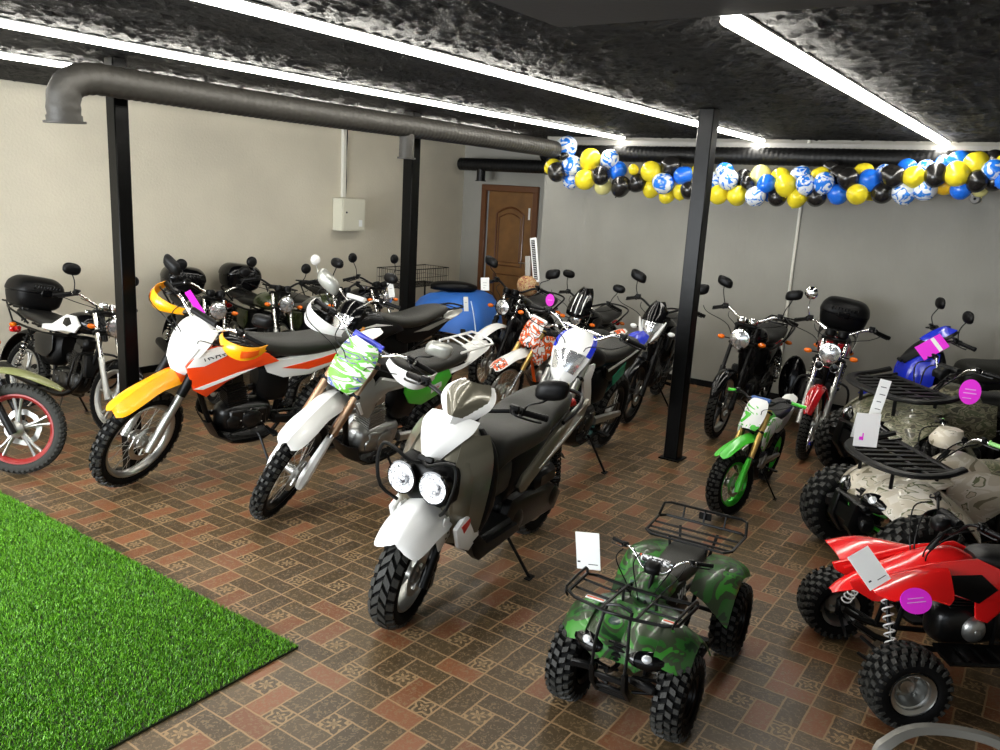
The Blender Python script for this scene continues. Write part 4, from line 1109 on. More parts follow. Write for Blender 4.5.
WALL_B = wall_mat('plaster_grey', (.30,.29,.255), .7, True)

def ceil_mat():
    m, nt, b, N, L = nodes('rough_black_ceiling')
    tc = N('ShaderNodeTexCoord'); mp = N('ShaderNodeMapping'); mp.inputs['Scale'].default_value = (1,1.6,1)
    v = N('ShaderNodeTexVoronoi'); v.inputs['Scale'].default_value = 20; n = N('ShaderNodeTexNoise'); n.inputs['Scale'].default_value = 11; n.inputs['Detail'].default_value = 9; n.inputs['Roughness'].default_value = .7
    n2 = N('ShaderNodeTexNoise'); n2.inputs['Scale'].default_value = 4; n2.inputs['Detail'].default_value = 3
    L(tc.outputs['Object'], mp.inputs[0]); L(mp.outputs[0], n.inputs['Vector'])
    ad = N('ShaderNodeMixRGB'); ad.blend_type = 'ADD'; ad.inputs[0].default_value = .35; L(mp.outputs[0], ad.inputs[1]); L(n.outputs['Color'], ad.inputs[2]); L(ad.outputs[0], v.inputs['Vector'])
    mu = N('ShaderNodeMath'); mu.operation = 'ADD'; L(v.outputs['Distance'], mu.inputs[0]); L(n.outputs['Fac'], mu.inputs[1])
    bp = N('ShaderNodeBump'); bp.inputs['Strength'].default_value = 1.; bp.inputs['Distance'].default_value = .03; L(mu.outputs[0], bp.inputs['Height']); L(bp.outputs['Normal'], b.inputs['Normal'])
    b.inputs['Base Color'].default_value = (.004,.004,.0042,1); b.inputs['Roughness'].default_value = .55; b.inputs['Specular IOR Level'].default_value = .22
    return m
CEIL = ceil_mat()

def floor_mat():
    m, nt, b, N, L = nodes('patterned_floor_tile')
    def M(op, a, c=None, d=None):
        n = N('ShaderNodeMath'); n.operation = op
        for i, q in enumerate((a, c, d)):
            if q is None: continue
            if isinstance(q, (int, float)): n.inputs[i].default_value = q
            else: L(q, n.inputs[i])
        return n.outputs[0]
    tc = N('ShaderNodeTexCoord'); sx = N('ShaderNodeSeparateXYZ'); L(tc.outputs['Object'], sx.inputs[0])
    P = .39
    gx = M('DIVIDE', M('SUBTRACT', sx.outputs[0], 2.186), P); gy = M('DIVIDE', M('SUBTRACT', sx.outputs[1], 2.141), P)
    wob = N('ShaderNodeTexNoise'); wob.inputs['Scale'].default_value = 14; wob.inputs['Detail'].default_value = 2; L(tc.outputs['Object'], wob.inputs['Vector'])
    w_ = M('MULTIPLY', M('SUBTRACT', wob.outputs['Fac'], .5), .10)
    ux = M('ADD', M('MULTIPLY', M('FRACT', gx), 4.), w_); uy = M('ADD', M('MULTIPLY', M('FRACT', gy), 4.), w_)
    ix = M('FLOOR', gx); iy = M('FLOOR', gy)
    bricks = [(0,0,1,1,'C'),(1,0,2,1,0),(3,0,1,2,1),(0,1,2,1,1),(2,1,1,2,0),(1,2,1,1,'F'),(0,2,1,2,0),(3,2,1,2,0),(1,3,2,1,1)]
    joint = None; kind = None; idv = None; mot = {}
    for k, (x, y, w, h, c) in enumerate(bricks):
        dx = M('SUBTRACT', M('ABSOLUTE', M('SUBTRACT', ux, x+w/2)), w/2); dy = M('SUBTRACT', M('ABSOLUTE', M('SUBTRACT', uy, y+h/2)), h/2)
        d = M('MAXIMUM', dx, dy)                                   # below 0 inside
        inn = M('LESS_THAN', d, -.04)
        joint = inn if joint is None else M('MAXIMUM', joint, inn)
        idk = M('MULTIPLY', M('LESS_THAN', d, 0.), k+1.); idv = idk if idv is None else M('ADD', idv, idk)
        if c == 1: kind = inn if kind is None else M('MAXIMUM', kind, inn)
        if c in ('C','F'):
            ex = M('SUBTRACT', ux, x+.5); ey = M('SUBTRACT', uy, y+.5)
            r = M('SQRT', M('ADD', M('MULTIPLY', ex, ex), M('MULTIPLY', ey, ey))); a = M('ARCTAN2', ey, ex)
            if c == 'C': s_ = M('SINE', M('ADD', M('MULTIPLY', r, 19.), M('MULTIPLY', M('SINE', M('MULTIPLY', a, 4.)), 2.1)))
            else: s_ = M('SINE', M('ADD', M('MULTIPLY', r, 13.), M('MULTIPLY', M('SINE', M('MULTIPLY', a, 6.)), 1.7)))
            mot[c] = M('MULTIPLY', inn, M('GREATER_THAN', s_, .45))
    motif = M('MAXIMUM', mot['C'], mot['F'])
    cv = N('ShaderNodeCombineXYZ'); L(ix, cv.inputs[0]); L(iy, cv.inputs[1]); L(idv, cv.inputs[2])
    wn = N('ShaderNodeTexWhiteNoise'); wn.noise_dimensions = '3D'; L(cv.outputs[0], wn.inputs['Vector'])
    kk = M('MULTIPLY', kind, M('GREATER_THAN', wn.outputs['Value'], .3))
    red = N('ShaderNodeRGB'); red.outputs[0].default_value = (.175,.066,.028,1)
    olv = N('ShaderNodeRGB'); olv.outputs[0].default_value = (.074,.049,.023,1)
    m1 = N('ShaderNodeMixRGB'); L(kk, m1.inputs[0]); L(olv.outputs[0], m1.inputs[1]); L(red.outputs[0], m1.inputs[2])
    hv = N('ShaderNodeHueSaturation'); L(m1.outputs[0], hv.inputs['Color']); L(M('ADD', M('MULTIPLY', wn.outputs['Value'], .55), .72), hv.inputs['Value'])
    # pale scratches of leaf print on every brick
    nz = N('ShaderNodeTexNoise'); nz.inputs['Scale'].default_value = 58; nz.inputs['Detail'].default_value = 6; nz.inputs['Distortion'].default_value = 1.3; L(tc.outputs['Object'], nz.inputs['Vector'])
    cr = N('ShaderNodeValToRGB'); cr.color_ramp.elements[0].position = .54; cr.color_ramp.elements[1].position = .60; L(nz.outputs['Fac'], cr.inputs[0])
    m2 = N('ShaderNodeMixRGB'); L(M('MULTIPLY', cr.outputs[0], .7), m2.inputs[0]); L(hv.outputs[0], m2.inputs[1]); m2.inputs[2].default_value = (.20,.13,.065,1)
    m3 = N('ShaderNodeMixRGB'); L(motif, m3.inputs[0]); L(m2.outputs[0], m3.inputs[1]); m3.inputs[2].default_value = (.29,.19,.095,1)
    m4 = N('ShaderNodeMixRGB'); L(joint, m4.inputs[0]); m4.inputs[1].default_value = (.30,.19,.095,1); L(m3.outputs[0], m4.inputs[2])
    # dusty film in broad patches
    n3 = N('ShaderNodeTexNoise'); n3.inputs['Scale'].default_value = 1.3; n3.inputs['Detail'].default_value = 6; L(tc.outputs['Object'], n3.inputs['Vector'])
    m5 = N('ShaderNodeMixRGB'); L(M('MULTIPLY', M('SUBTRACT', n3.outputs['Fac'], .42), .5), m5.inputs[0]); m5.use_clamp = True; L(m4.outputs[0], m5.inputs[1]); m5.inputs[2].default_value = (.16,.098,.046,1)
    L(m5.outputs[0], b.inputs['Base Color'])
    rr = N('ShaderNodeMapRange'); rr.inputs[1].default_value = .3; rr.inputs[2].default_value = .7; rr.inputs[3].default_value = .30; rr.inputs[4].default_value = .50; L(n3.outputs['Fac'], rr.inputs[0]); L(rr.outputs[0], b.inputs['Roughness'])
    bp = N('ShaderNodeBump'); bp.inputs['Strength'].default_value = .35; bp.inputs['Distance'].default_value = .003
    L(M('SUBTRACT', joint, M('MULTIPLY', M('ADD', motif, cr.outputs[0]), .4)), bp.inputs['Height']); L(bp.outputs['Normal'], b.inputs['Normal'])
    return m
FLOOR = floor_mat()

ZC = 2.66; XB = 8.65; YW = 7.5; XD = 9.75; YR = -2.4; XF = -1.6; YN = 5.42
def slabbox(name, x0, x1, y0, y1, z0, z1, m): 
    return struct(MB(m=m).box(((x0+x1)/2,(y0+y1)/2,(z0+z1)/2), (x1-x0,y1-y0,z1-z0)).build(name))
slabbox('floor', XF-.2, XD+.3, YR-.2, YW+.2, -.1, 0, FLOOR)
CEILOBJ = ceiling_mesh() if False else None
from mathutils import noise as NZ
def ceiling_mesh():
    # crusty sprayed ceiling: a grid that really dips and juts by a centimetre or two
    s_ = .028; x0, x1, y0, y1 = 0., 8.75, -.6, 7.6; nx, ny = int((x1-x0)/s_), int((y1-y0)/s_)
    V = []; F = []
    for i in range(nx+1):
        for j in range(ny+1):
            x, y = x0+(x1-x0)*i/nx, y0+(y1-y0)*j/ny
            p = Vector((x*15, y*19, 0)); d = NZ.noise(p)+.8*NZ.noise(p*2.1)+.3*NZ.noise(Vector((x*3,y*3,5)))
            V.append((x, y, ZC-.001-max(0., d)*.017+.004))
    for i in range(nx):
        for j in range(ny):
            a = i*(ny+1)+j; F.append((a, a+1, a+ny+2, a+ny+1))
    me = bpy.data.meshes.new('ceiling'); me.from_pydata(V, [], F)
    b = MB(m=CEIL); b.box(((XF+XD)/2,(YR+YW)/2,ZC+.055), (XD-XF+.5,YW-YR+.4,.1)); o = b.build('ceiling'); struct(o)
    me.materials.append(CEIL); me.update(); q = bpy.data.objects.new('ceiling_crust', me); COL.objects.link(q); q.parent = o
ceiling_mesh()
slabbox('wall_left', XF, XD, YW, YW+.15, 0, ZC, WALL_L)
slabbox('wall_back', XB, XB+.12, YR, YN, 0, ZC, WALL_B)
slabbox('wall_niche', XB+.12, XD, YN-.12, YN, 0, ZC, WALL_B)
DW0, DW1, DH = 6.24, 7.08, 2.0
o = MB(m=WALL_B); o.box((XD+.06,(YN+DW0)/2-.06,ZC/2), (.12,DW0-YN+.12,ZC)); o.box((XD+.06,(DW1+YW)/2,ZC/2), (.12,YW-DW1,ZC)); o.box((XD+.06,(DW0+DW1)/2,(DH+ZC)/2), (.12,DW1-DW0,ZC-DH)); struct(o.build('wall_door'))
slabbox('wall_right', XF, XB, YR-.15, YR, 0, ZC, WALL_B)
# street front: low sill wall and a wide glazed opening that lets the daylight in
o = MB(m=WALL_B); o.box((XF-.075,(YR+YW)/2,.2), (.15,YW-YR,.4)); o.box((XF-.075,(YR+YW)/2,2.53), (.15,YW-YR,.26))
for y in (YR+.2, 2.4, YW-.2): o.box((XF-.075,y,1.4), (.15,.4,2.1))
struct(o.build('wall_front'))
for i, (a, c) in enumerate(((YR+.4, 2.2), (2.6, YW-.4))):
    g_ = MB(m=BLKM); 
    for y in (a, (a+c)/2, c): g_.box((XF-.05,y,1.4), (.06,.06,2.0))
    for z in (.42, 2.38): g_.box((XF-.05,(a+c)/2,z), (.06,c-a,.06))
    struct(g_.build('window_%d' % (i+1)))
DBEAM = mat('dark_grey_paint', (.02,.02,.02), .6, bump=.1, bscale=30)
slabbox('trim_1', XF, 2.9, YR, 1.8, ZC-.03, ZC-.002, DBEAM)
slabbox('baseboard_back', XB-.015, XB, YR, YN, 0, .07, BLK)
slabbox('baseboard_left', XF, XD, YW-.015, YW, 0, .07, BLK)
# pale cable tray under the ceiling along the back wall
TRAYM = mat('pale_tray', (.30,.29,.27), .5)
slabbox('trim_2', 8.50, 8.62, YR, 5.30, 2.56, 2.615, TRAYM)

# door
DM = mat('door_wood', (.17,.075,.018), .38, var=.25, vscale=5, coat=.3); DM2 = mat('door_moulding', (.11,.036,.008), .4, coat=.3)
dr = MB(m=DM); dr.box((XD+.05,(DW0+DW1)/2,DH/2), (.05,DW1-DW0-.06,DH-.03), b=.004); door = struct(dr.build('door_1'))
fr = MB(m=DM2)
for y in (DW0-.02, DW1+.02): fr.box((XD-.015,y,DH/2), (.05,.09,DH), b=.01)
fr.box((XD-.016,(DW0+DW1)/2,DH+.03), (.052,DW1-DW0+.13,.09), b=.01); fr.build('door_frame', door)
ymid = (DW0+DW1)/2
def arch(y0, y1, z0, z1, rise):
    P = [(XD+.022,y0,z0),(XD+.022,y0,z1)]
    for i in range(1,12): t = i/12; P.append((XD+.022, y0+(y1-y0)*t, z1+rise*math.sin(PI*t)))
    return P+[(XD+.022,y1,z1),(XD+.022,y1,z0)]
md = MB(m=DM2); md.tube(arch(DW0+.19,DW1-.19,.95,1.68,.09), .016, 8, closed=True); md.tube(arch(DW0+.235,DW1-.235,1.0,1.62,.07), .009, 6, closed=True)
md.tube([(XD+.022,DW0+.19,.15),(XD+.022,DW0+.19,.82),(XD+.022,DW1-.19,.82),(XD+.022,DW1-.19,.15)], .016, 8, closed=True); md.build('moulding', door)
hn = MB(m=STEEL); hn.box((XD+.018,DW0+.09,1.0), (.01,.04,.2), b=.004); hn.tube([(XD+.01,DW0+.09,1.02),(XD-.03,DW0+.09,1.02),(XD-.035,DW0+.19,1.02)], .009, 8); hn.build('door_handle', door)
wh = MB(m=WHT); wh.box((XD+.02,DW0+.10,1.70), (.008,.03,.16), b=.002); wh.build('notice_strip', door)

# posts
PM = mat('post_black_paint', (.0015,.0015,.0015), .28, bump=.1, bscale=25, spec=.12)
for nm_, x, y, lab in (('steel_post', 2.98, 5.02, 'square black steel post at the left, behind the orange trail bike'), ('steel_post', 5.98, 5.22, 'square black steel post in the middle beside the blue cover'),
                  ('steel_post', 5.95, 2.36, 'square black steel post on the right in front of the balloon garland')):
    r_ = thing(nm_, lab, 'post', (x,y,0), group=None)
    b = MB(m=PM); w_ = .096 if x < 4 else .115; b.box((0,0,ZC/2), (w_,w_,ZC-.002), b=.006); b.build('post_shaft', r_)
    b = MB(m=PM); b.box((0,0,.006), (.17,.17,.012), b=.002); b.build('base_plate', r_)

# strip lights
TUBE = mat('led_diffuser', (1.0,.965,.88), .5, emit=9.)
for i, (y, x0, x1, lab) in enumerate(((5.62,-1.3,8.30,'long ceiling light strip nearest the cream left wall'), (4.34,-1.3,8.48,'long ceiling light strip, second from the cream left wall'),
        (2.81,-1.3,8.55,'long ceiling light strip ending above the left end of the balloons'), (1.15,2.99,8.6,'long ceiling light strip on the right, starting in mid ceiling'))):
    r_ = thing('strip_light', lab, 'ceiling light', ((x0+x1)/2,y,ZC-.001), group='ceiling light strips'); L_ = x1-x0
    b = MB(m=WHT); b.box((0,0,-.006), (L_,.084,.010), b=.002); b.build('housing', r_)
    b = MB(m=TUBE); b.box((0,0,-.024), (L_-.02,.078,.026), b=.008); b.build('diffuser', r_)  # made wider than the strip so its shape takes in the surrounding glow

# ducts
DK = mat('duct_foil_grey', (.028,.026,.022), .55, metal=.2, bump=.3, bscale=40); DKB = mat('duct_black', (.004,.004,.004), .45, bump=.2, bscale=30, spec=.3)
def duct(name, label, path, R, m, outlets=(), flange=True, smooth=5):
    P = interp([tuple(p) for p in path], smooth); D = []; acc = 0
    # resample evenly so that the corrugation is regular
    Q = [Vector(P[0])]
    for a, c in zip(P[:-1], P[1:]):
        a, c = Vector(a), Vector(c); n_ = max(1, int((c-a).length/.012))
        for k in range(1, n_+1): Q.append(a+(c-a)*k/n_)
    b = MB(m=m); b.tube(Q, [R*(1+.022*math.sin(i*2*PI/4)) for i in range(len(Q))], 24); o = b.build(name); tag(o, label, 'duct')
    if flange:
        d = (Q[0]-Q[2]).normalized(); b = MB(m=STEEL if False else m); b.tube([Q[0], Q[0]+d*.012], R*1.25, 24); b.tube([Q[0]-d*.03, Q[0]], R*1.06, 24); b.build('end_flange', o)
    for (p, h, r) in outlets:
        b = MB(m=m); n_ = int(h/.015); b.tube([(p[0],p[1],p[2]-h*i/n_) for i in range(n_+1)], [r*(1+.02*(i % 2)) for i in range(n_+1)], 20)
        b.tube([(p[0],p[1],p[2]-h),(p[0],p[1],p[2]-h-.012)], r*1.25, 20); b.build('outlet', o)
    for k in range(1, 5):
        q = Q[int(len(Q)*(k*.2))]; 
    return o
zd = 2.475
duct('ventilation_duct', 'long dark grey duct under the ceiling with its elbow turned down at left', [(2.50,4.74,2.24),(2.50,4.74,2.36),(2.54,4.74,2.44),(2.66,4.74,zd+.01),(2.9,4.74,zd+.01),(4,4.74,zd),(6,4.74,zd),(7.4,4.76,zd-.01),(7.7,4.80,zd-.01),(7.84,4.82,zd-.01)], .088, DK, [((5.36,4.74,zd-.05), .20, .062)])
duct('ventilation_duct', 'dark corrugated duct running along the back wall above the balloons', [(8.36,5.26,2.46),(8.36,4.6,2.46),(8.36,2.5,2.475),(8.36,.5,2.48),(8.36,-2.3,2.48)], .085, DKB, [((8.36,5.16,2.42), .20, .062)], flange=True)
duct('ventilation_duct', 'short black duct above the brown door in the niche', [(9.38,7.28,2.33),(9.38,6.6,2.33),(9.38,5.45,2.33)], .085, DKB, [((9.38,6.92,2.28), .16, .06)], flange=False)

# electric cabinet and conduits
cbm = mat('cabinet_enamel', (.66,.64,.52), .4)
r_ = thing('electric_cabinet', 'small cream metal cabinet mounted on the cream left wall', 'cabinet', (7.36,YW-.001,1.605))
b = MB(m=cbm); b.box((0,-.085,0), (.40,.16,.39), b=.006); b.build('cabinet_body', r_)
b = MB(m=cbm); b.box((0,-.169,0), (.37,.010,.36), b=.003); do = b.build('cabinet_door', r_)
b = MB(m=INK); b.lathe([(.012,0),(.012,.006),(0,.008)], T=Matrix.Translation((-.13,-.175,.03)) @ rotm('X',90), ax='z', n=12); b.build('lock', do)
b = MB(m=PAPER); b.box((.11,-.1755,-.10), (.06,.001,.08)); b.build('sticker', do)
CM = mat('conduit_white', (.72,.70,.62), .4)
b = MB(m=CM); b.box((7.32,YW-.022,(1.805+ZC)/2), (.055,.042,ZC-1.805-.004), b=.004); tag(b.build('cable_conduit'), 'white vertical conduit rising from the cream metal cabinet', 'conduit')
b = MB(m=BLK); b.tube([(7.37,YW-.008,1.81),(7.382,YW-.008,2.0),(7.372,YW-.008,2.25),(7.388,YW-.008,2.5),(7.388,YW-.008,ZC-.003)], .007, 6, smooth=6); tag(b.build('power_cable'), 'thin black cable beside the white conduit on the left wall', 'cable')
b = MB(m=CM); b.tube([(XB-.018,2.36,ZC-.005),(XB-.018,2.36,.37),(XB-.018,2.30,.345),(XB-.018,1.9,.345)], .016, 8); tag(b.build('wall_pipe'), 'thin white pipe running down the back wall behind the balloons', 'pipe')
r_ = thing('smoke_alarm', 'small round pale alarm box on the back wall under the right end of the balloons', 'alarm', (XB-.001,.84,2.165))
b = MB(m=TRAYM); b.lathe([(.045,0),(.045,-.03),(.035,-.045),(0,-.047)], ax='x', n=20); b.build('alarm_body', r_)
b = MB(m=BLK); b.lathe([(.012,-.047),(.010,-.052),(0,-.053)], ax='x', n=12); b.build('alarm_eye', r_)

# artificial turf
TURF = mat('turf_backing', (.02,.03,.01), .9)
def turf():
    x0, x1, y0, y1 = -1.2, 2.205, 2.49, 5.35
    b = MB(m=TURF); b.box(((x0+x1)/2,(y0+y1)/2,.005), (x1-x0,y1-y0,.008)); rt = b.build('artificial_turf'); tag(rt, 'bright green artificial grass mat lying on the tiled floor', 'grass mat')
    m, nt, bb, N, L = nodes('grass_blades')
    at_ = N('ShaderNodeAttribute'); at_.attribute_name = 'tint'; cr = N('ShaderNodeValToRGB'); e = cr.color_ramp.elements
    e[0].color = (.020,.12,.002,1); e[1].color = (.19,.50,.015,1); L(at_.outputs['Fac'], cr.inputs[0]); L(cr.outputs[0], bb.inputs['Base Color']); bb.inputs['Roughness'].default_value = .5
    rng = np.random.default_rng(3); n = 190000
    # keep to the part of the mat the room's front camera area can see
    X = rng.uniform(.5, x1, n*2); Y = rng.uniform(y0, y1, n*2); X = X[:n]; Y = Y[:n]
    a = rng.uniform(0, 2*PI, n); h = rng.uniform(.010, .020, n); w = rng.uniform(.0012, .0024, n); ld = rng.uniform(.002, .014, n); la = rng.uniform(0, 2*PI, n)
    dx, dy = np.cos(a)*w, np.sin(a)*w; lx, ly = np.cos(la)*ld, np.sin(la)*ld
    V = np.zeros((n, 5, 3))
    V[:,0] = np.stack([X-dx, Y-dy, np.full(n,.008)], 1); V[:,1] = np.stack([X+dx, Y+dy, np.full(n,.008)], 1)
    V[:,2] = np.stack([X+dx*.8+lx*.35, Y+dy*.8+ly*.35, .008+h*.6], 1); V[:,3] = np.stack([X-dx*.8+lx*.35, Y-dy*.8+ly*.35, .008+h*.6], 1)
    V[:,4] = np.stack([X+lx, Y+ly, .008+h], 1)
    me = bpy.data.meshes.new('grass_blades'); nv = n*5
    me.vertices.add(nv); me.vertices.foreach_set('co', V.reshape(-1))
    base = np.arange(n)*5
    q = np.stack([base, base+1, base+2, base+3], 1); t = np.stack([base+3, base+2, base+4], 1)
    li = np.concatenate([q.reshape(-1), t.reshape(-1)]); me.loops.add(len(li)); me.loops.foreach_set('vertex_index', li.astype(np.int32))
    me.polygons.add(2*n); ls = np.concatenate([np.arange(n)*4, 4*n+np.arange(n)*3]); me.polygons.foreach_set('loop_start', ls.astype(np.int32))
    me.update(calc_edges=True)
    at2 = me.attributes.new('tint', 'FLOAT', 'POINT'); at2.data.foreach_set('value', np.repeat(rng.uniform(0,1,n), 5).astype(np.float32))
    me.materials.append(m); o = bpy.data.objects.new('grass_blades', me); COL.objects.link(o); o.parent = rt; o['kind'] = 'stuff'
turf()
# ------------------------------------------------------------------ balloons
BY = mat('balloon_yellow', (.88,.72,.03), .22, coat=.4, spec=.4); BP = mat('balloon_pale_yellow', (.86,.80,.30), .22, coat=.4)
BB = mat('balloon_blue', (.015,.16,.78), .2, coat=.4); BK = mat('balloon_black', (.014,.013,.012), .25, coat=.3); BO = mat('balloon_orange_yellow', (.90,.52,.02), .25, coat=.4)
def marble(name, lo, hi, c0, c1, sc):
    m, nt, b, N, L = nodes(name)
    tc = N('ShaderNodeTexCoord'); oi = N('ShaderNodeObjectInfo'); ad = N('ShaderNodeVectorMath'); ad.operation = 'ADD'; L(tc.outputs['Object'], ad.inputs[0])
    cv = N('ShaderNodeCombineXYZ'); mm = N('ShaderNodeMath'); mm.operation = 'MULTIPLY'; mm.inputs[1].default_value = 7.; L(oi.outputs['Random'], mm.inputs[0]); L(mm.outputs[0], cv.inputs[0]); L(mm.outputs[0], cv.inputs[1]); L(cv.outputs[0], ad.inputs[1])
    n = N('ShaderNodeTexNoise'); n.inputs['Scale'].default_value = sc; n.inputs['Detail'].default_value = 1.; n.inputs['Distortion'].default_value = 2.2; L(ad.outputs[0], n.inputs['Vector'])
    cr = N('ShaderNodeValToRGB'); e = cr.color_ramp.elements; e[0].position = lo; e[0].color = (*c0,1); e[1].position = hi; e[1].color = (*c1,1); L(n.outputs['Fac'], cr.inputs[0]); L(cr.outputs[0], b.inputs['Base Color'])
    b.inputs['Roughness'].default_value = .2; b.inputs['Coat Weight'].default_value = .4; return m
BM = marble('balloon_marble', .46, .53, (.02,.20,.80), (.80,.86,.92), .9); BW = marble('balloon_white_marble', .40, .47, (.03,.22,.75), (.80,.86,.92), 1.1)
KM = {'y': (BY,'yellow'), 'p': (BP,'pale yellow'), 'b': (BB,'plain blue'), 'k': (BK,'black'), 'm': (BM,'blue and white marbled'), 'w': (BW,'mostly white marbled'), 'o': (BO,'orange yellow')}
BL = [(540,120,q) for q in ((110,112,44,'m',0),(102,150,19,'k',1),(55,195,33,'y',-1),(70,215,38,'k',1),(135,190,41,'m',0),(128,255,32,'m',-1),(210,162,42,'y',0),(290,162,38,'m',0),(187,248,42,'y',1),
  (325,208,36,'b',-1),(253,230,39,'k',1),(262,275,36,'p',-1),(338,275,41,'k',1),(390,207,21,'y',1),(408,262,37,'k',0),(463,215,42,'y',0),(465,285,36,'y',-1),(515,265,42,'m',1),(545,195,42,'k',-1),(595,232,37,'b',0),
  (528,315,32,'y',-1),(585,298,30,'y',0),(622,292,36,'k',1),(662,215,32,'y',-1),(735,250,34,'m',-1),(770,215,36,'m',0),(785,252,38,'m',1),(743,313,37,'y',0),(820,315,39,'y',0),(848,240,33,'k',-1),(863,262,26,'k',1),
  (920,230,40,'p',-1),(898,318,40,'w',1),(945,265,36,'b',1))] + [(760,130,q) for q in ((72,280,36,'k',0),(40,270,27,'b',-2),(85,198,38,'y',-1),(107,228,41,'y',1),(155,280,38,'y',0),(172,190,38,'m',-1),(190,225,37,'m',1),
  (235,280,37,'k',0),(247,193,34,'y',-1),(268,218,39,'m',1),(295,160,32,'k',-2),(325,270,38,'b',0),(328,190,38,'k',-1),(367,203,40,'k',1),(430,178,36,'y',-1),(405,268,39,'y',1),(455,207,40,'b',0),(458,265,28,'y',-2),
  (518,180,33,'m',-1),(556,195,43,'k',1),(510,262,40,'k',0),(612,160,36,'b',-1),(640,195,39,'y',1),(598,260,42,'w',0),(690,168,38,'m',-1),(735,185,42,'k',1),(687,247,42,'w',0),(765,150,36,'m',-2),(770,230,36,'o',-1),
  (830,130,38,'b',-1),(822,185,44,'y',1),(838,248,37,'b',0),(900,140,42,'y',0),(908,210,38,'k',1),(915,235,33,'p',-1),(975,165,37,'m',1),(975,120,32,'k',-1),(978,215,34,'k',0),(1030,140,38,'y',0),(1035,205,38,'b',1))]
ORD = ['first','second','third','fourth','fifth','sixth','seventh','eighth','ninth','tenth','eleventh','twelfth','thirteenth','fourteenth','fifteenth','sixteenth','seventeenth','eighteenth','nineteenth','twentieth','twenty-first','twenty-second','twenty-third','twenty-fourth']
bl = []
for ox, oy, (cx, cy, r, c, dz) in BL:
    px, py = ox+cx/4.167, oy+cy/4.167; X = 8.06-.065*dz
    p = at(px, py, X, 'x'); bl.append((px, p, r/4.167*(p-Vector((0,0,CH))).length/FPX, c))
bl.sort(key=lambda q: q[0]); cnt = {}
BMESH = {}
def balloon_mesh(c):
    if c in BMESH: return BMESH[c]
    b = MB(m=KM[c][0]); pr = []
    for i in range(17):
        t = PI*i/16; r_ = math.sin(t); z = math.cos(t)
        if z < 0: z *= 1.16; r_ *= 1-.05*math.sin(t)
        pr.append((r_, z))
    pr[-1] = (.05, -1.15); pr += [(.04,-1.18),(.09,-1.25),(.0,-1.24)]
    b.lathe(pr, (0,0,0), 'z', 28); o = b.build('balloon'); me = o.data; bpy.data.objects.remove(o); BMESH[c] = me; return me
rb = random.Random(5)
for px, p, r, c in bl:
    o = bpy.data.objects.new('balloon', balloon_mesh(c)); COL.objects.link(o); o.location = p; o.scale = (r, r, r)
    o.rotation_euler = (rb.uniform(-.9,.9), rb.uniform(1.6,2.6)*rb.choice((-1,1)) if rb.random() < .3 else rb.uniform(-.5,1.4), rb.uniform(0,6.3))
    k_ = cnt.get(c, 0); cnt[c] = k_+1
    where = 'near the brown door' if px < 620 else 'left of the right-hand post' if px < 700 else 'right of the right-hand post' if px < 800 else 'in the middle of the back wall' if px < 900 else 'near the right edge'
    tag(o, f'{KM[c][1]} balloon, {ORD[k_]} of its colour from the garland\'s door end', 'balloon', 'balloon garland')

# ------------------------------------------------------------------ cards and tags
def card(name, label, cat, p, w, h, yaw, tilt=0., roll=0., m=PAPER, oval=False, marks=(), fold=False, group=None, mark_m=INK):
    """thin card facing +x before turning; marks: (u, v, du, dv) in fractions"""
    b = MB(m=m); th = .0016
    if oval:
        ring = [[(t, w/2*k*math.cos(2*PI*i/28), h/2*k*math.sin(2*PI*i/28)) for i in range(28)] for t, k in ((-th,1),(th,1))]; b.loft(ring)
    else: b.box((0,0,0), (th*2,w,h))
    for (u, v, du, dv) in marks: b.use(mark_m).box((th+.0004,u*w,v*h), (.0006,du*w,dv*h))
    if fold:
        b.use(m).add([(0,-w/2,h/2),(0,w/2,h/2),(-.10,w/2,-h/2),(-.10,-w/2,-h/2),(-.002,-w/2,h/2),(-.002,w/2,h/2),(-.102,w/2,-h/2),(-.102,-w/2,-h/2)], [(0,1,2,3),(7,6,5,4),(0,4,5,1),(2,6,7,3),(1,5,6,2),(0,3,7,4)])
    o = b.build(name); o.location = p; o.rotation_euler = (Matrix.Rotation(RAD(yaw),3,'Z') @ Matrix.Rotation(RAD(tilt),3,'Y') @ Matrix.Rotation(RAD(roll),3,'X')).to_euler()
    return tag(o, label, cat, group)
LINES = [(-.1,-.36+.055*i,.6-.12*(i % 3),.018) for i in range(3)]+[(-.32,-.12,.12,.03)]

# ------------------------------------------------------------------ row of motorbikes
# 1 trail bike with the orange and white panels
dirt('orange and white trail motorbike with yellow front fender and yellow hand guards', (3.50,4.58,168,11.6,25), strokes=1,
    fenderm=YEL, fendg=[(ORG,.24,.52,.95)], handguard=YEL, handguard2=ORG, platem=WHT, front='shell', lampm=WHT, fork='conv', forkm=ALU, shroudm=RORG, coverm=ENG, engm=ENG, pipem=BLKM, muffm=BLKM,
    shroudg=[(WHT,[(.47,.86),(.40,.955),(.28,.985),(.12,.962),(.06,.93),(.20,.925),(.36,.86)]),(PAPER,[(.42,.71),(.36,.70),(.15,.765),(.0,.815),(.14,.79),(.33,.735)])], sidem=WHT,
    sideg=[(RORG,[(-.20,.775),(-.50,.82),(-.72,.875),(-.62,.79),(-.40,.745)])], tankm=BLKG, swm=BLKM, rfendm=WHT, mirrors=dict(style='sharp', up=.10, out=.09, sz=.9), seatm=SEATG, padm=BLK, ind=0, barm=CHR, grip=BLK,
    seat=[(.10,.97,.05,.03,2.8),(.02,.955,.085,.05,2.8),(-.15,.91,.12,.06,3),(-.38,.895,.135,.06,3),(-.60,.91,.13,.055,3),(-.74,.92,.10,.04,3),(-.78,.92,.05,.02,3)])
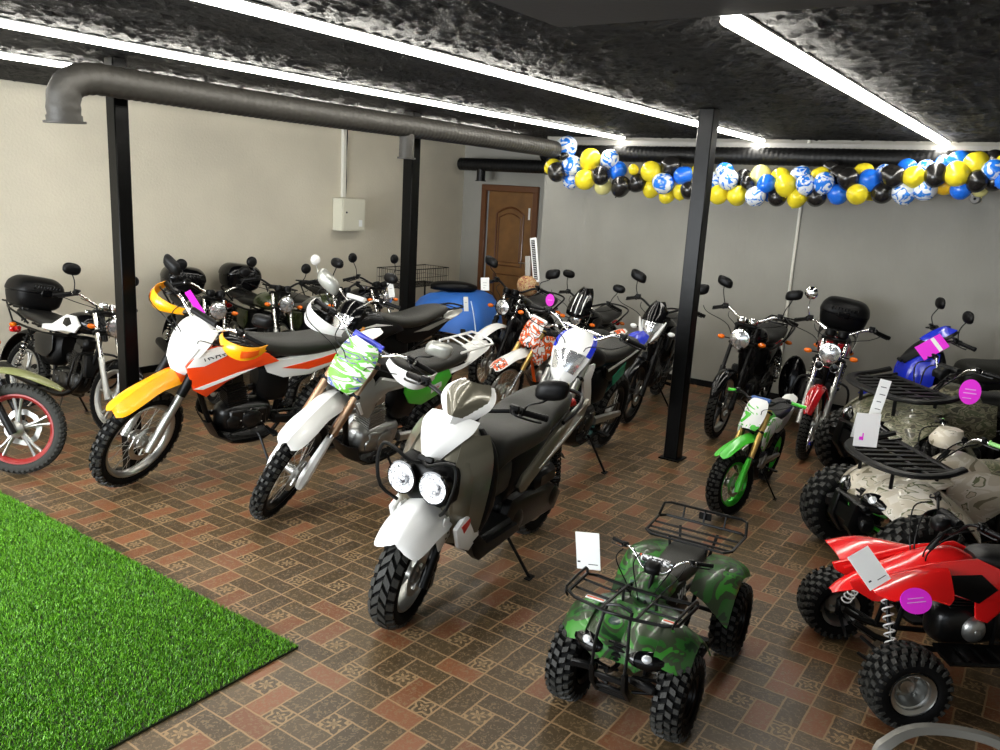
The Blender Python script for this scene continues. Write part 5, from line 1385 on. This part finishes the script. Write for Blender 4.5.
# 2 white and green one
WG = camo('green_white_print', [(0,(.82,.82,.80)),(.44,(.16,.55,.05)),(.52,(.25,.27,.22)),(.58,(.03,.08,.35)),(.62,(.82,.82,.8))], 9., stretch=(1,.5,2))
dirt('white trail motorbike with green side panel, bronze fork and blue crossbar pad', (3.80,3.72,182,18,20),
    fenderm=WHT, handguard=WHT, platem=WG, platemg=0, front='plate', fork='usd', forkm=BRZ, guard=WHT, shroud=[(.44,.80),(.37,.93),(.33,.95),(.31,.87),(.25,.94),(.0,.87),(-.02,.83),(.14,.83),(.24,.75),(.27,.66),(.36,.70)], shroudm=SILV, padm=BLU, coverm=ALU, engm=ALU, tankm=BLK, rim=BLKM,
    shroudg=[(WHT,[(.26,.935),(.24,.945),(.02,.875),(.02,.865)]),(WHT,[(.43,.80),(.36,.71),(.34,.71),(.41,.81)])], sidem=GRN, rfendm=WHT, seatm=SEATG, mirrors=dict(style='sharp', up=.10, out=.10, sz=1., glass=GLS, m=SILV), rack=WHT,
    side=[(-.06,.83),(-.30,.85),(-.50,.86),(-.56,.80),(-.50,.68),(-.30,.62),(-.16,.66),(-.08,.75)], sideg=[(PAPER,[(-.36,.70),(-.46,.74),(-.44,.78),(-.34,.76)]),(REDP,[(-.385,.725),(-.43,.745),(-.42,.755),(-.38,.74)])], standm=BLKM, pipem=STEEL)
# 3 white and blue with headlight
dirt('white trail motorbike with blue edged headlight cowl, right behind the grey scooter', (5.08,2.87,186,11,4),
    fenderm=WHT, front='shell', plateg=[(BLU,.70,.93,.92,.10),(BLU,.70,.93,-.92,.10),(BLKM,.71,.735,0,.9)], platem=WHT, fork='usd', forkm=STEEL, shroudm=WHT, coverm=ENG, framem=mat('teal_frame', (.02,.09,.085), .35, metal=.4),
    shroud=[(.42,.86),(.34,.93),(.28,.93),(.30,.84),(.22,.72),(.16,.60),(.22,.60),(.33,.70)], sidem=BLK, sideg=[(DGRN,[(-.22,.74),(-.44,.82),(-.46,.72),(-.28,.66)]),(WHT,[(-.08,.82),(-.40,.855),(-.72,.90),(-.74,.885),(-.40,.835),(-.10,.80)])],
    rfendm=BLU, rfendg=[(WHT,-.60,-.80,.3)], tankm=BLK, rim=BLKM, handguard=None, pad=0, grip=BLK)
# 4 white and orange pit bike
WO = camo('orange_white_print', [(0,(.82,.80,.78)),(.40,(.03,.03,.03)),(.45,(.80,.10,.003)),(.56,(.82,.80,.78))], 11.)
dirt('white and orange printed pit bike with gold fork tubes near the brown door', (6.40,3.84,161,9,15), sc=.80,
    fenderm=WHT, fendg=[(WO,.78,1.12,.9)], platem=WO, forkm=GOLD, shroudm=WO, tankm=BLK, sidem=WHT, sideg=[(WO,[(-.20,.775),(-.50,.82),(-.76,.885),(-.62,.79),(-.40,.745)])], rfendm=WHT, rfendg=[(WO,-.62,-1.0,.9)], coverm=ALU, engm=ALU, padm=WHT, framem=ORG, guard=None)
# 5 green pit bike
GW = camo('green_white_patch', [(0,(.07,.55,.03)),(.40,(.82,.82,.80)),(.60,(.07,.55,.03)),(.70,(.03,.10,.3))], 6.)
dirt('small green and white pit bike with green grips and gold fork', (5.50,1.63,182,8,-18), fw=.15, rw=.16, sc=.665, kindname='mini_dirt_bike',
    fenderm=GRN, platem=GW, forkm=GOLD, guard=GRN, shroudm=GW, tankm=GRN, sidem=WHT, rfendm=WHT, grip=GRN, padm=mat('pad_blue', (.05,.12,.35), .5), rim=mat('green_rim', (.05,.5,.04), .3, metal=.5), barm=BLKM, seatm=SEATM, coverm=ALU, mirrors=None)
# 6 dark enduro behind the orange bike
dirt('dark trail motorbike with wide grey seat in front of the middle post', (5.12,4.80,176,4,5), sc=.94,
    fenderm=BLK, platem=BLKG, front='shell', lampm=REFL, fork='usd', forkm=BLKM, shroudm=BLK, shroudg=[(WHT,[(.40,.90),(.20,.93),(.0,.90),(.2,.905)]),(YEL,[(.44,.80),(.36,.92),(.33,.91),(.40,.79)])], tankm=BLKG, sidem=BLK,
    sideg=[(SILV,[(-.30,.80),(-.72,.895),(-.79,.885),(-.5,.80)])], rfendm=SILV, rfendg=[(WHT,-.60,-1.0,.35)], seatm=SEATG, mirrors=dict(style='oval', up=.17, out=.03, sz=1.), coverm=ENG, muffm=BLKM, pipem=BLKM, rack=BLKM,
    seat=[(.16,.97,.06,.03,2.8),(.05,.945,.10,.05,2.8),(-.15,.90,.145,.06,3),(-.38,.905,.16,.06,3),(-.60,.95,.145,.055,3),(-.76,.97,.10,.04,3),(-.80,.97,.05,.02,3)])
# 7 white-fendered dual sport by the door
street('black motorcycle with white high front fender and hanging card before the brown door', (7.16,4.78,190,8,-8),
    hifend=1, fenderm=WHT, gaiter=1, tread='knob', rim=BLKM, forkl=BLKM, headm=BLK, mirrors=dict(style='sharp', up=.13, out=.11), tankm=BLKG, barm=BLKM, tankside=None)
# 8 cafe-screen bike
street('black motorcycle with round headlight under a dark windscreen with white stripes', (7.52,4.17,187,10,0), sc=.92, head='shield', hr=.06, rim=BLKM, wstyle='alloy', spm=BLKM, tread='street', forkl=BLKM, tankm=BLKG, shroudm=BLK,
    mirrors=dict(style='oval', up=.15, out=.05), crash=MRED, barm=BLKM)
# 9 naked bike
street('black motorcycle with angular white edged headlight, half hidden behind the right post', (7.22,3.24,192,9,-6), head='naked', rim=BLKM, wstyle='alloy', spm=BLKM, tread='street', forkl=BLKM, forku=BLKM, tankm=BLKG, shroudm=BLK,
    mirrors=dict(style='sharp', up=.15, out=.04), indm=PAPER, barm=BLKM)
# 10, 11 the two classics at the back wall
street('black classic motorcycle with round headlight and black fork against the back wall', (7.38,2.34,182,5,0), rim=ALU, wstyle='alloy', spm=BLKM, nsp=5, tread='street', forkl=BLKM, forku=BLKM, mirrors=dict(style='sharp', up=.17, out=.05, sz=.9),
    tankm=BLKG, chromeclock=1, rack=BLKM, fenderm=BLKG, barm=CHR, crash=None)
street('classic motorcycle with dark red front fender, fog lamps and black top box', (7.34,1.69,191,8,-8), rim=CHR, forkl=ALU, forku=CHR, fenderm=MRED, tankm=MRED, fogs=1, box=BLK, boxp=(-.72,1.06), backrest=1,
    mirrors=dict(style='round', up=.17, out=.03, glass=GLS, m=CHR, stem=CHR, only=-1), tread='trail', barm=CHR, headm=CHR, crash=BLKM)
# 12 olive fendered wheel at the left edge
street('motorcycle with olive front fender and red rimmed wheel cut off by the left edge', (2.00,5.90,313,8,-4), hifend=1, fenderm=OLV, rim=mat('red_rim', (.22,.012,.010), .35), spm=STEEL, wstyle='twin', nsp=5, tread='trail', tankm=OLV, forkl=BLKM, forku=STEEL, headm=CHR, tm=RUBD)
# 13 black and white bike with top box
street('black motorcycle with white tank panel and large ribbed top box near the left edge', (3.25,6.42,274,12,4), sc=.94, tankside=WHT, rim=ALU, wstyle='twin', spm=ALU, box=BLK, boxp=(-.70,1.02), boxs=1., tread='trail', headm=CHR, barm=CHR, mirrors=dict(style='oval', up=.15, out=.03, sz=1.1),
    tankm=BLKG, pipem=BLKM, crash=BLKM, rack=BLKM, cstand=1, chromeclock=1)
# 14, 15 more top boxes by the wall
street('motorcycle with glossy top box and magenta ribbon behind the orange trail bike', (4.57,6.64,252,8,-2), sc=.94, box=BLKG, boxp=(-.70,1.02), rim=ALU, wstyle='alloy', tankm=BLKG, fenderm=BLKG, headm=CHR, mirrors=dict(style='round', up=.12, out=.05, m=BLK), barm=CHR, tankside=SILV)
street('dark olive motorcycle with glossy top box, right of the magenta ribbon one', (5.28,6.60,256,8,-1), sc=.94, box=BLKG, boxp=(-.70,1.02), rim=ALU, wstyle='alloy', tankm=DOLV, sidem=DOLV, headm=CHR, mirrors=dict(style='round', up=.12, out=.05), barm=BLKM)
# 16, 17 racks
street('dark motorcycle with cream backed round mirror and luggage rack by the left wall', (5.68,6.22,263,8,-3), sc=.94, rack=BLKM, tankm=DOLV, sidem=DOLV, mirrors=dict(style='round', up=.17, out=.03, m=WHT, stem=STEEL, only=-1), barm=BLKM, headm=CHR, rim=ALU, tankside=SILV)
street('dark motorcycle with two round black mirrors, just left of the middle post', (6.36,6.34,268,6,-8), sc=.94, rack=BLKM, tankm=BLKG, mirrors=dict(style='round', up=.17, out=.04, m=BLK), barm=BLKM, headm=CHR, rim=ALU)
# scooters
scooter('grey and white scooter with two round headlights in the middle foreground', (3.30,2.37,186,5,10), mirror1=True)
scooter('blue scooter with black mirrors and magenta strip behind the camouflage quad bikes', (7.86,.60,120,5,0), body=BLU, acc=BLK, lowfront=BLU, mirrors=dict(style='oval', up=.17, out=.02, sz=1.1), full=False)

# ------------------------------------------------------------------ quads
CG = camo('green_camouflage', [(0,(.010,.03,.010)),(.40,(.02,.10,.015)),(.48,(.030,.045,.02)),(.56,(.035,.19,.02)),(.66,(.015,.05,.04))], 7., stretch=(1,1,1))
quad('small green camouflage quad bike with tube racks in the foreground', 3.07, 1.20, 184, .72, .44, .17, .125, .50, CG, st=RAD(10), zs=1., seatm=SEATG, stickers=True, text='X16', lampm=LENS, pad=camo('skull_pad', [(0,(.02,.02,.02)),(.5,(.8,.8,.8))], 60.))
quad('red sport quad bike with a white card on its nose and white shock springs', 3.91, .13, 126, .84, .68, .168, .165, .59, RED, zs=1.12, st=RAD(-5), rack=None, style='sport', coil=WHT, rimm=STEEL, bumper=None, armm=BLKM, headl=False, pad=BLK)
WC = camo('pale_branch_camouflage', [(0,(.22,.19,.12)),(.36,(.55,.49,.38)),(.52,(.66,.61,.52)),(.585,(.14,.15,.07)),(.61,(.55,.49,.38))], 4.5, stretch=(1,1.6,2.2))
DC = camo('dark_branch_camouflage', [(0,(.06,.055,.035)),(.40,(.22,.20,.13)),(.48,(.09,.10,.05)),(.56,(.30,.28,.19)),(.64,(.05,.05,.03))], 8., stretch=(1,1.6,2.4))
quad('pale branch camouflage quad bike with green grips, behind the red one', 5.16, .24, 130, 1.08, .80, .25, .20, .72, WC, sy=.9, rack='slat', frm=BLKM, coil=mat('green_spring', (.06,.35,.18), .4), armm=GRN, bumper='plate', grip=mat('pale_green_grip', (.32,.72,.22), .6), rearrack=True, seatm=DC, podm=WC)
quad('dark branch camouflage quad bike with black front rack, behind the pale camouflage one', 6.62, .44, 131, 1.2, .86, .27, .22, .84, DC, rack='slat', bumper='plate', seatm=SEATM, rearrack=True)
# ------------------------------------------------------------------ price cards, tags, ribbons
card('price_card', 'white price card hanging from the small green quad bike\'s handlebar', 'price card', at(588,551,2.98,'x'), .105, .175, 196, 4, 6, marks=[(.2,-.36,.4,.02),(-.4,-.30,.12,.04)])
card('price_card', 'white price card lying on the nose of the red quad bike', 'price card', at(869,568,.60,'z'), .105, .15, 215, -38, 30, marks=[(.2,-.36,.4,.02),(-.3,-.30,.12,.04)])
card('oval_tag', 'magenta oval tag on the flank of the red quad bike', 'tag', at(916,601,.60,'z'), .12, .095, 215, -30, 8, MAG, True, [(0,.1,.5,.03),(0,-.05,.6,.03)], mark_m=mat('pale_pink_ink', (.85,.45,.8), .6))
card('oval_tag', 'magenta oval tag hanging from the dark camouflage quad bike\'s handlebar', 'tag', at(970,392,5.95,'x'), .125, .165, 190, 0, 0, MAG, True, [(0,.1,.5,.04),(0,-.05,.6,.04),(-.1,-.25,.4,.03)], mark_m=MATS['pale_pink_ink'])
card('oval_tag', 'small magenta oval tag hanging between the motorcycles near the brown door', 'tag', at(550,300,6.75,'x'), .085, .12, 200, 0, 0, MAG, True, [(0,0,.5,.04)], mark_m=MATS['pale_pink_ink'])
card('price_strip', 'magenta price strip laid over the blue scooter\'s dashboard', 'tag', at(932,347,7.42,'x'), .13, .22, 190, -25, -50, MAG, False, [(0,.18,.96,.14)], mark_m=PAPER)
card('ribbon', 'magenta ribbon on the handlebar in front of the glossy top box', 'ribbon', at(195,303,5.75,'y'), .05, .22, 240, 0, 30, MAG)
card('price_card', 'white card hanging from a black motorcycle\'s mirror before the brown door', 'price card', at(485,284,6.55,'x'), .085, .125, 200, 0, 4, marks=[(0,.1,.5,.02),(0,-.1,.4,.02),(-.1,-.3,.3,.02)])
card('price_card', 'narrow white card hanging in front of the blue cover', 'price card', at(466,304,6.75,'x'), .05, .15, 200, 0, 5, marks=[(0,.1,.5,.02)])
card('price_card', 'narrow white card on a motorcycle left of the middle post', 'price card', at(391,290,5.6,'y'), .06, .15, 230, 0, 10, marks=[(0,.1,.5,.02)])
card('tent_card', 'white folded price card with magenta mark on the pale camouflage quad bike\'s rack', 'price card', at(866,431,4.42,'x')+Vector((.02,0,0)), .115, .19, 200, 12, 3, fold=True, marks=[(-.2,-.25,.16,.10),(-.13,-.20,.05,.22)], mark_m=MAG)
card('receipt_strip', 'long white printed slip standing above the folded price card', 'price card', at(880,398,4.52,'x'), .055, .20, 200, 4, -8, marks=[(0,.3,.5,.02),(.1,.1,.5,.02),(0,-.1,.4,.02),(.1,-.3,.5,.02)])

# ------------------------------------------------------------------ blue cover by the door
BLUC = mat('blue_cover_cloth', (.02,.13,.50), .5, bump=.5, bscale=9)
cx, cy = 7.70, 5.95
r_ = thing('cargo_trike', 'low black cargo trike standing under the blue cover by the brown door', 'cart', (cx, cy, 0), (0,0,RAD(20)))
b = MB(m=BLKM)
for sd in (1,-1): b.tube([(-.55,.30*sd,.36),(.55,.30*sd,.36)], .02, 8); b.tube([(-.5,.30*sd,.36),(-.5,.30*sd,.20),(.5,.30*sd,.20),(.5,.30*sd,.36)], .014, 8)
for x in (-.55,-.2,.2,.55): b.tube([(x,-.3,.36),(x,.3,.36)], .018, 8)
b.tube([(-.45,-.36,.18),(-.45,.36,.18)], .014, 8); b.tube([(.5,-.36,.18),(.5,.36,.18)], .014, 8); b.build('frame', r_)
for x in (-.45,.5):
    for sd in (1,-1):
        tb, ri = tyre((x,.18), .18, .06, 'street', Matrix.Translation((0,.38*sd,0))); wo = tb.build('wheel', r_)
        q = MB(Matrix.Translation((0,.38*sd,0)), STEEL); q.lathe([(ri+.005,-.015),(ri+.005,.015),(ri-.01,.012),(.03,.02),(.0,.022)], (x,0,.18), 'y', 24, caps=False); q.build('rim', wo)
b = MB(m=BLUC); rr = random.Random(2); rings = []
for z, hx, hy, ox in ((.42,.66,.50,0),(.50,.65,.49,0),(.62,.60,.44,.02),(.72,.53,.37,.04),(.775,.42,.28,.06),(.79,.22,.14,.08)):
    ring = []
    for i in range(48):
        a = 2*PI*i/48; c, s_ = math.cos(a), math.sin(a); k = 1+.025*math.sin(a*9+z*3)*(1.2-z)
        ring.append((ox+hx*k*math.copysign(abs(c)**.55, c), hy*k*math.copysign(abs(s_)**.55, s_), z+.012*math.sin(a*5+hx*9)))
    rings.append(ring)
b.loft(rings); o = b.build('cover_sheet', None, None, 60); o.location = (cx, cy, 0); o.rotation_euler = (0,0,RAD(20)); tag(o, 'bright blue cover sheet draped over a low cart by the brown door', 'cover')
q = MB(m=mat('white_cord', (.6,.7,.8), .6)); q.tube([(-.40,-.30,.755),(-.50,-.36,.66),(-.60,-.42,.52),(-.63,-.44,.44)], .006, 6, smooth=3); q.build('white_cord', o)
for y in (-.30,.05,.35): q = MB(m=BLK); q.box((-.655,y,.45), (.03,.06,.05), b=.01); q.build('strap', o)
b = MB(m=BLK); b.lx([(-.26,0,.05,.03,2.6),(-.18,.01,.12,.05,2.8),(.05,.01,.16,.06,2.8),(.22,.0,.12,.05,2.8),(.30,0,.05,.02,2.6)], 20); o = b.build('black_bag'); o.location = (cx+.06, cy+.12, .838); o.rotation_euler = (0,0,RAD(-50)); tag(o, 'flat black bag lying on top of the blue cover', 'bag')
# wire basket behind
b = MB(m=BLKM); w, d, h = .95, .40, .22
for z in (0, h): b.tube([(-w/2,-d/2,z),(w/2,-d/2,z),(w/2,d/2,z),(-w/2,d/2,z)], .006, 5, closed=True)
b.tube([(-w/2*.98,-d/2*.98,h*.5),(w/2*.98,-d/2*.98,h*.5),(w/2*.98,d/2*.98,h*.5),(-w/2*.98,d/2*.98,h*.5)], .003, 4, closed=True)
for i in range(25):
    x = -w/2+w*i/24
    for y in (-d/2, d/2): b.tube([(x,y,0),(x,y,h)], .0025, 4)
    b.tube([(x,-d/2,0),(x,d/2,0)], .0025, 4)
for i in range(10):
    y = -d/2+d*i/9
    for x in (-w/2, w/2): b.tube([(x,y,0),(x,y,h)], .0025, 4)
r_ = thing('wire_basket_stand', 'black wire basket on legs against the left wall behind the middle post', 'basket', (8.15, 7.02, 0))
for o_ in (b,): o_.v = [(x, y, z+.74) for x, y, z in o_.v]
b.build('basket', r_)
for sx in (1,-1):
    for sy in (1,-1): q = MB(m=BLKM); q.tube([(sx*.44,sy*.17,0),(sx*.44,sy*.17,.74)], .012, 8); q.build('leg', r_)

# things on the motorcycles near the door
b = MB(m=WHT); b.box((0,0,0), (.02,.075,.44), b=.004); b.use(BLK).box((-.011,.0,.0), (.003,.042,.40)); 
b.use(WHT)
for i in range(22): b.box((-.013,0,-.19+.018*i), (.002,.036,.004))
o = b.build('slotted_board'); o.location = at(535,260,7.0,'x'); o.rotation_euler = Matrix(((1,0,0),(0,1,0),(0,0,1))).to_euler(); o.rotation_euler = (RAD(-10),0,0); tag(o, 'slim white upright board with a black slotted strip beside the door', 'board')
b = MB(m=TRAYM); b.box((0,0,0), (.02,.06,.24), b=.003); o = b.build('pale_board'); o.location = at(528,268,7.06,'x'); o.rotation_euler = (RAD(-4),0,0); tag(o, 'short pale grey board behind the slotted white board', 'board')
FLW = camo('brown_floral_cloth', [(0,(.32,.20,.08)),(.42,(.45,.30,.14)),(.5,(.20,.03,.02)),(.57,(.42,.26,.10))], 22., .8)
b = MB(m=FLW); b.lz([(-.10,0,.03,.05,2.4),(-.07,0,.06,.10,2.4),(.0,0,.075,.12,2.4),(.06,0,.06,.10,2.2),(.09,0,.03,.05,2.2)], 22); o = b.build('floral_bag'); o.location = at(528,285,7.0,'x'); tag(o, 'small brown floral cloth bag on a motorcycle before the brown door', 'bag')
# dark oval cover behind the red classic
b = MB(m=BLKG); b.ell((0,0,0), (.06,.13,.27), 24); o = b.build('oval_cover'); o.location = at(792,384,8.25,'x'); o.location.z = .30; o.rotation_euler = (0,RAD(8),RAD(10)); tag(o, 'black oval cover standing beside the red fendered motorcycle', 'cover')

# chair in the corner, only its curved back rim reaches the picture
GP = mat('grey_chair_frame', (.20,.19,.165), .45, metal=.3)
r_ = thing('chair', 'grey chair with a curved back rim at the bottom right corner', 'chair', (1.815,-.075,0), (0,0,RAD(25)))
b = MB(m=GP); P = [(.21,-.19,.47),(.235,-.185,.72),(.25,-.155,.775),(.275,-.09,.80),(.285,0,.805),(.275,.09,.80),(.25,.155,.775),(.235,.185,.72),(.21,.19,.47)]
b.slab([[(x+dx, y*k, z+dz) for dx, k, dz in ((-.008,.93,-.012),(.0,1,0),(.012,1.0,.002))] for x, y, z in interp(P, 4)], .012); b.build('back_rim', r_)
b = MB(m=BLK); b.slab([[(.225+.04*(1-(y/.17)**2), y, z) for z in (.52,.60,.66)] for y in (-.17,-.1,0,.1,.17)], .012); b.build('back_panel', r_)
b = MB(m=BLK); b.lx([(-.22,.455,.17,.02,3.4),(-.18,.46,.205,.03,3.4),(.10,.46,.205,.03,3.4),(.20,.46,.18,.02,3.4)], 24); b.build('seat', r_)
for sx in (1,-1):
    for sy in (1,-1): q = MB(m=GP); q.tube([(sx*.18,sy*.17,.44),(sx*.21,sy*.20,0)], .012, 10); q.build('leg', r_)
GR = {'motorbike': 'motorcycles on display', 'scooter': 'scooters on display', 'quad bike': 'quad bikes on display', 'post': 'black steel posts', 'price card': 'white price cards', 'tag': 'magenta tags', 'duct': 'ventilation ducts'}
for o in list(SC.objects):
    if o.parent is None and o.get('category') in GR: o['group'] = GR[o['category']]
# ------------------------------------------------------------------ light
W = bpy.data.worlds.new('world'); SC.world = W; W.use_nodes = True
bg = W.node_tree.nodes['Background']; bg.inputs[0].default_value = (.75,.87,1,1); bg.inputs[1].default_value = .35
for i, (a, c) in enumerate(((YR+.4, 2.2), (2.6, YW-.4))):
    l = bpy.data.lights.new('daylight', 'AREA'); l.shape = 'RECTANGLE'; l.size = c-a-.1; l.size_y = 1.9; l.energy = (8, 150)[i]; l.color = (.93,.97,1)
    o = bpy.data.objects.new('daylight', l); COL.objects.link(o); o.location = (XF+.0, (a+c)/2, 1.4); o.rotation_euler = (0, RAD(-90), 0)
    o.rotation_euler = Vector((-1,0,0)).to_track_quat('Z','Y').to_euler()
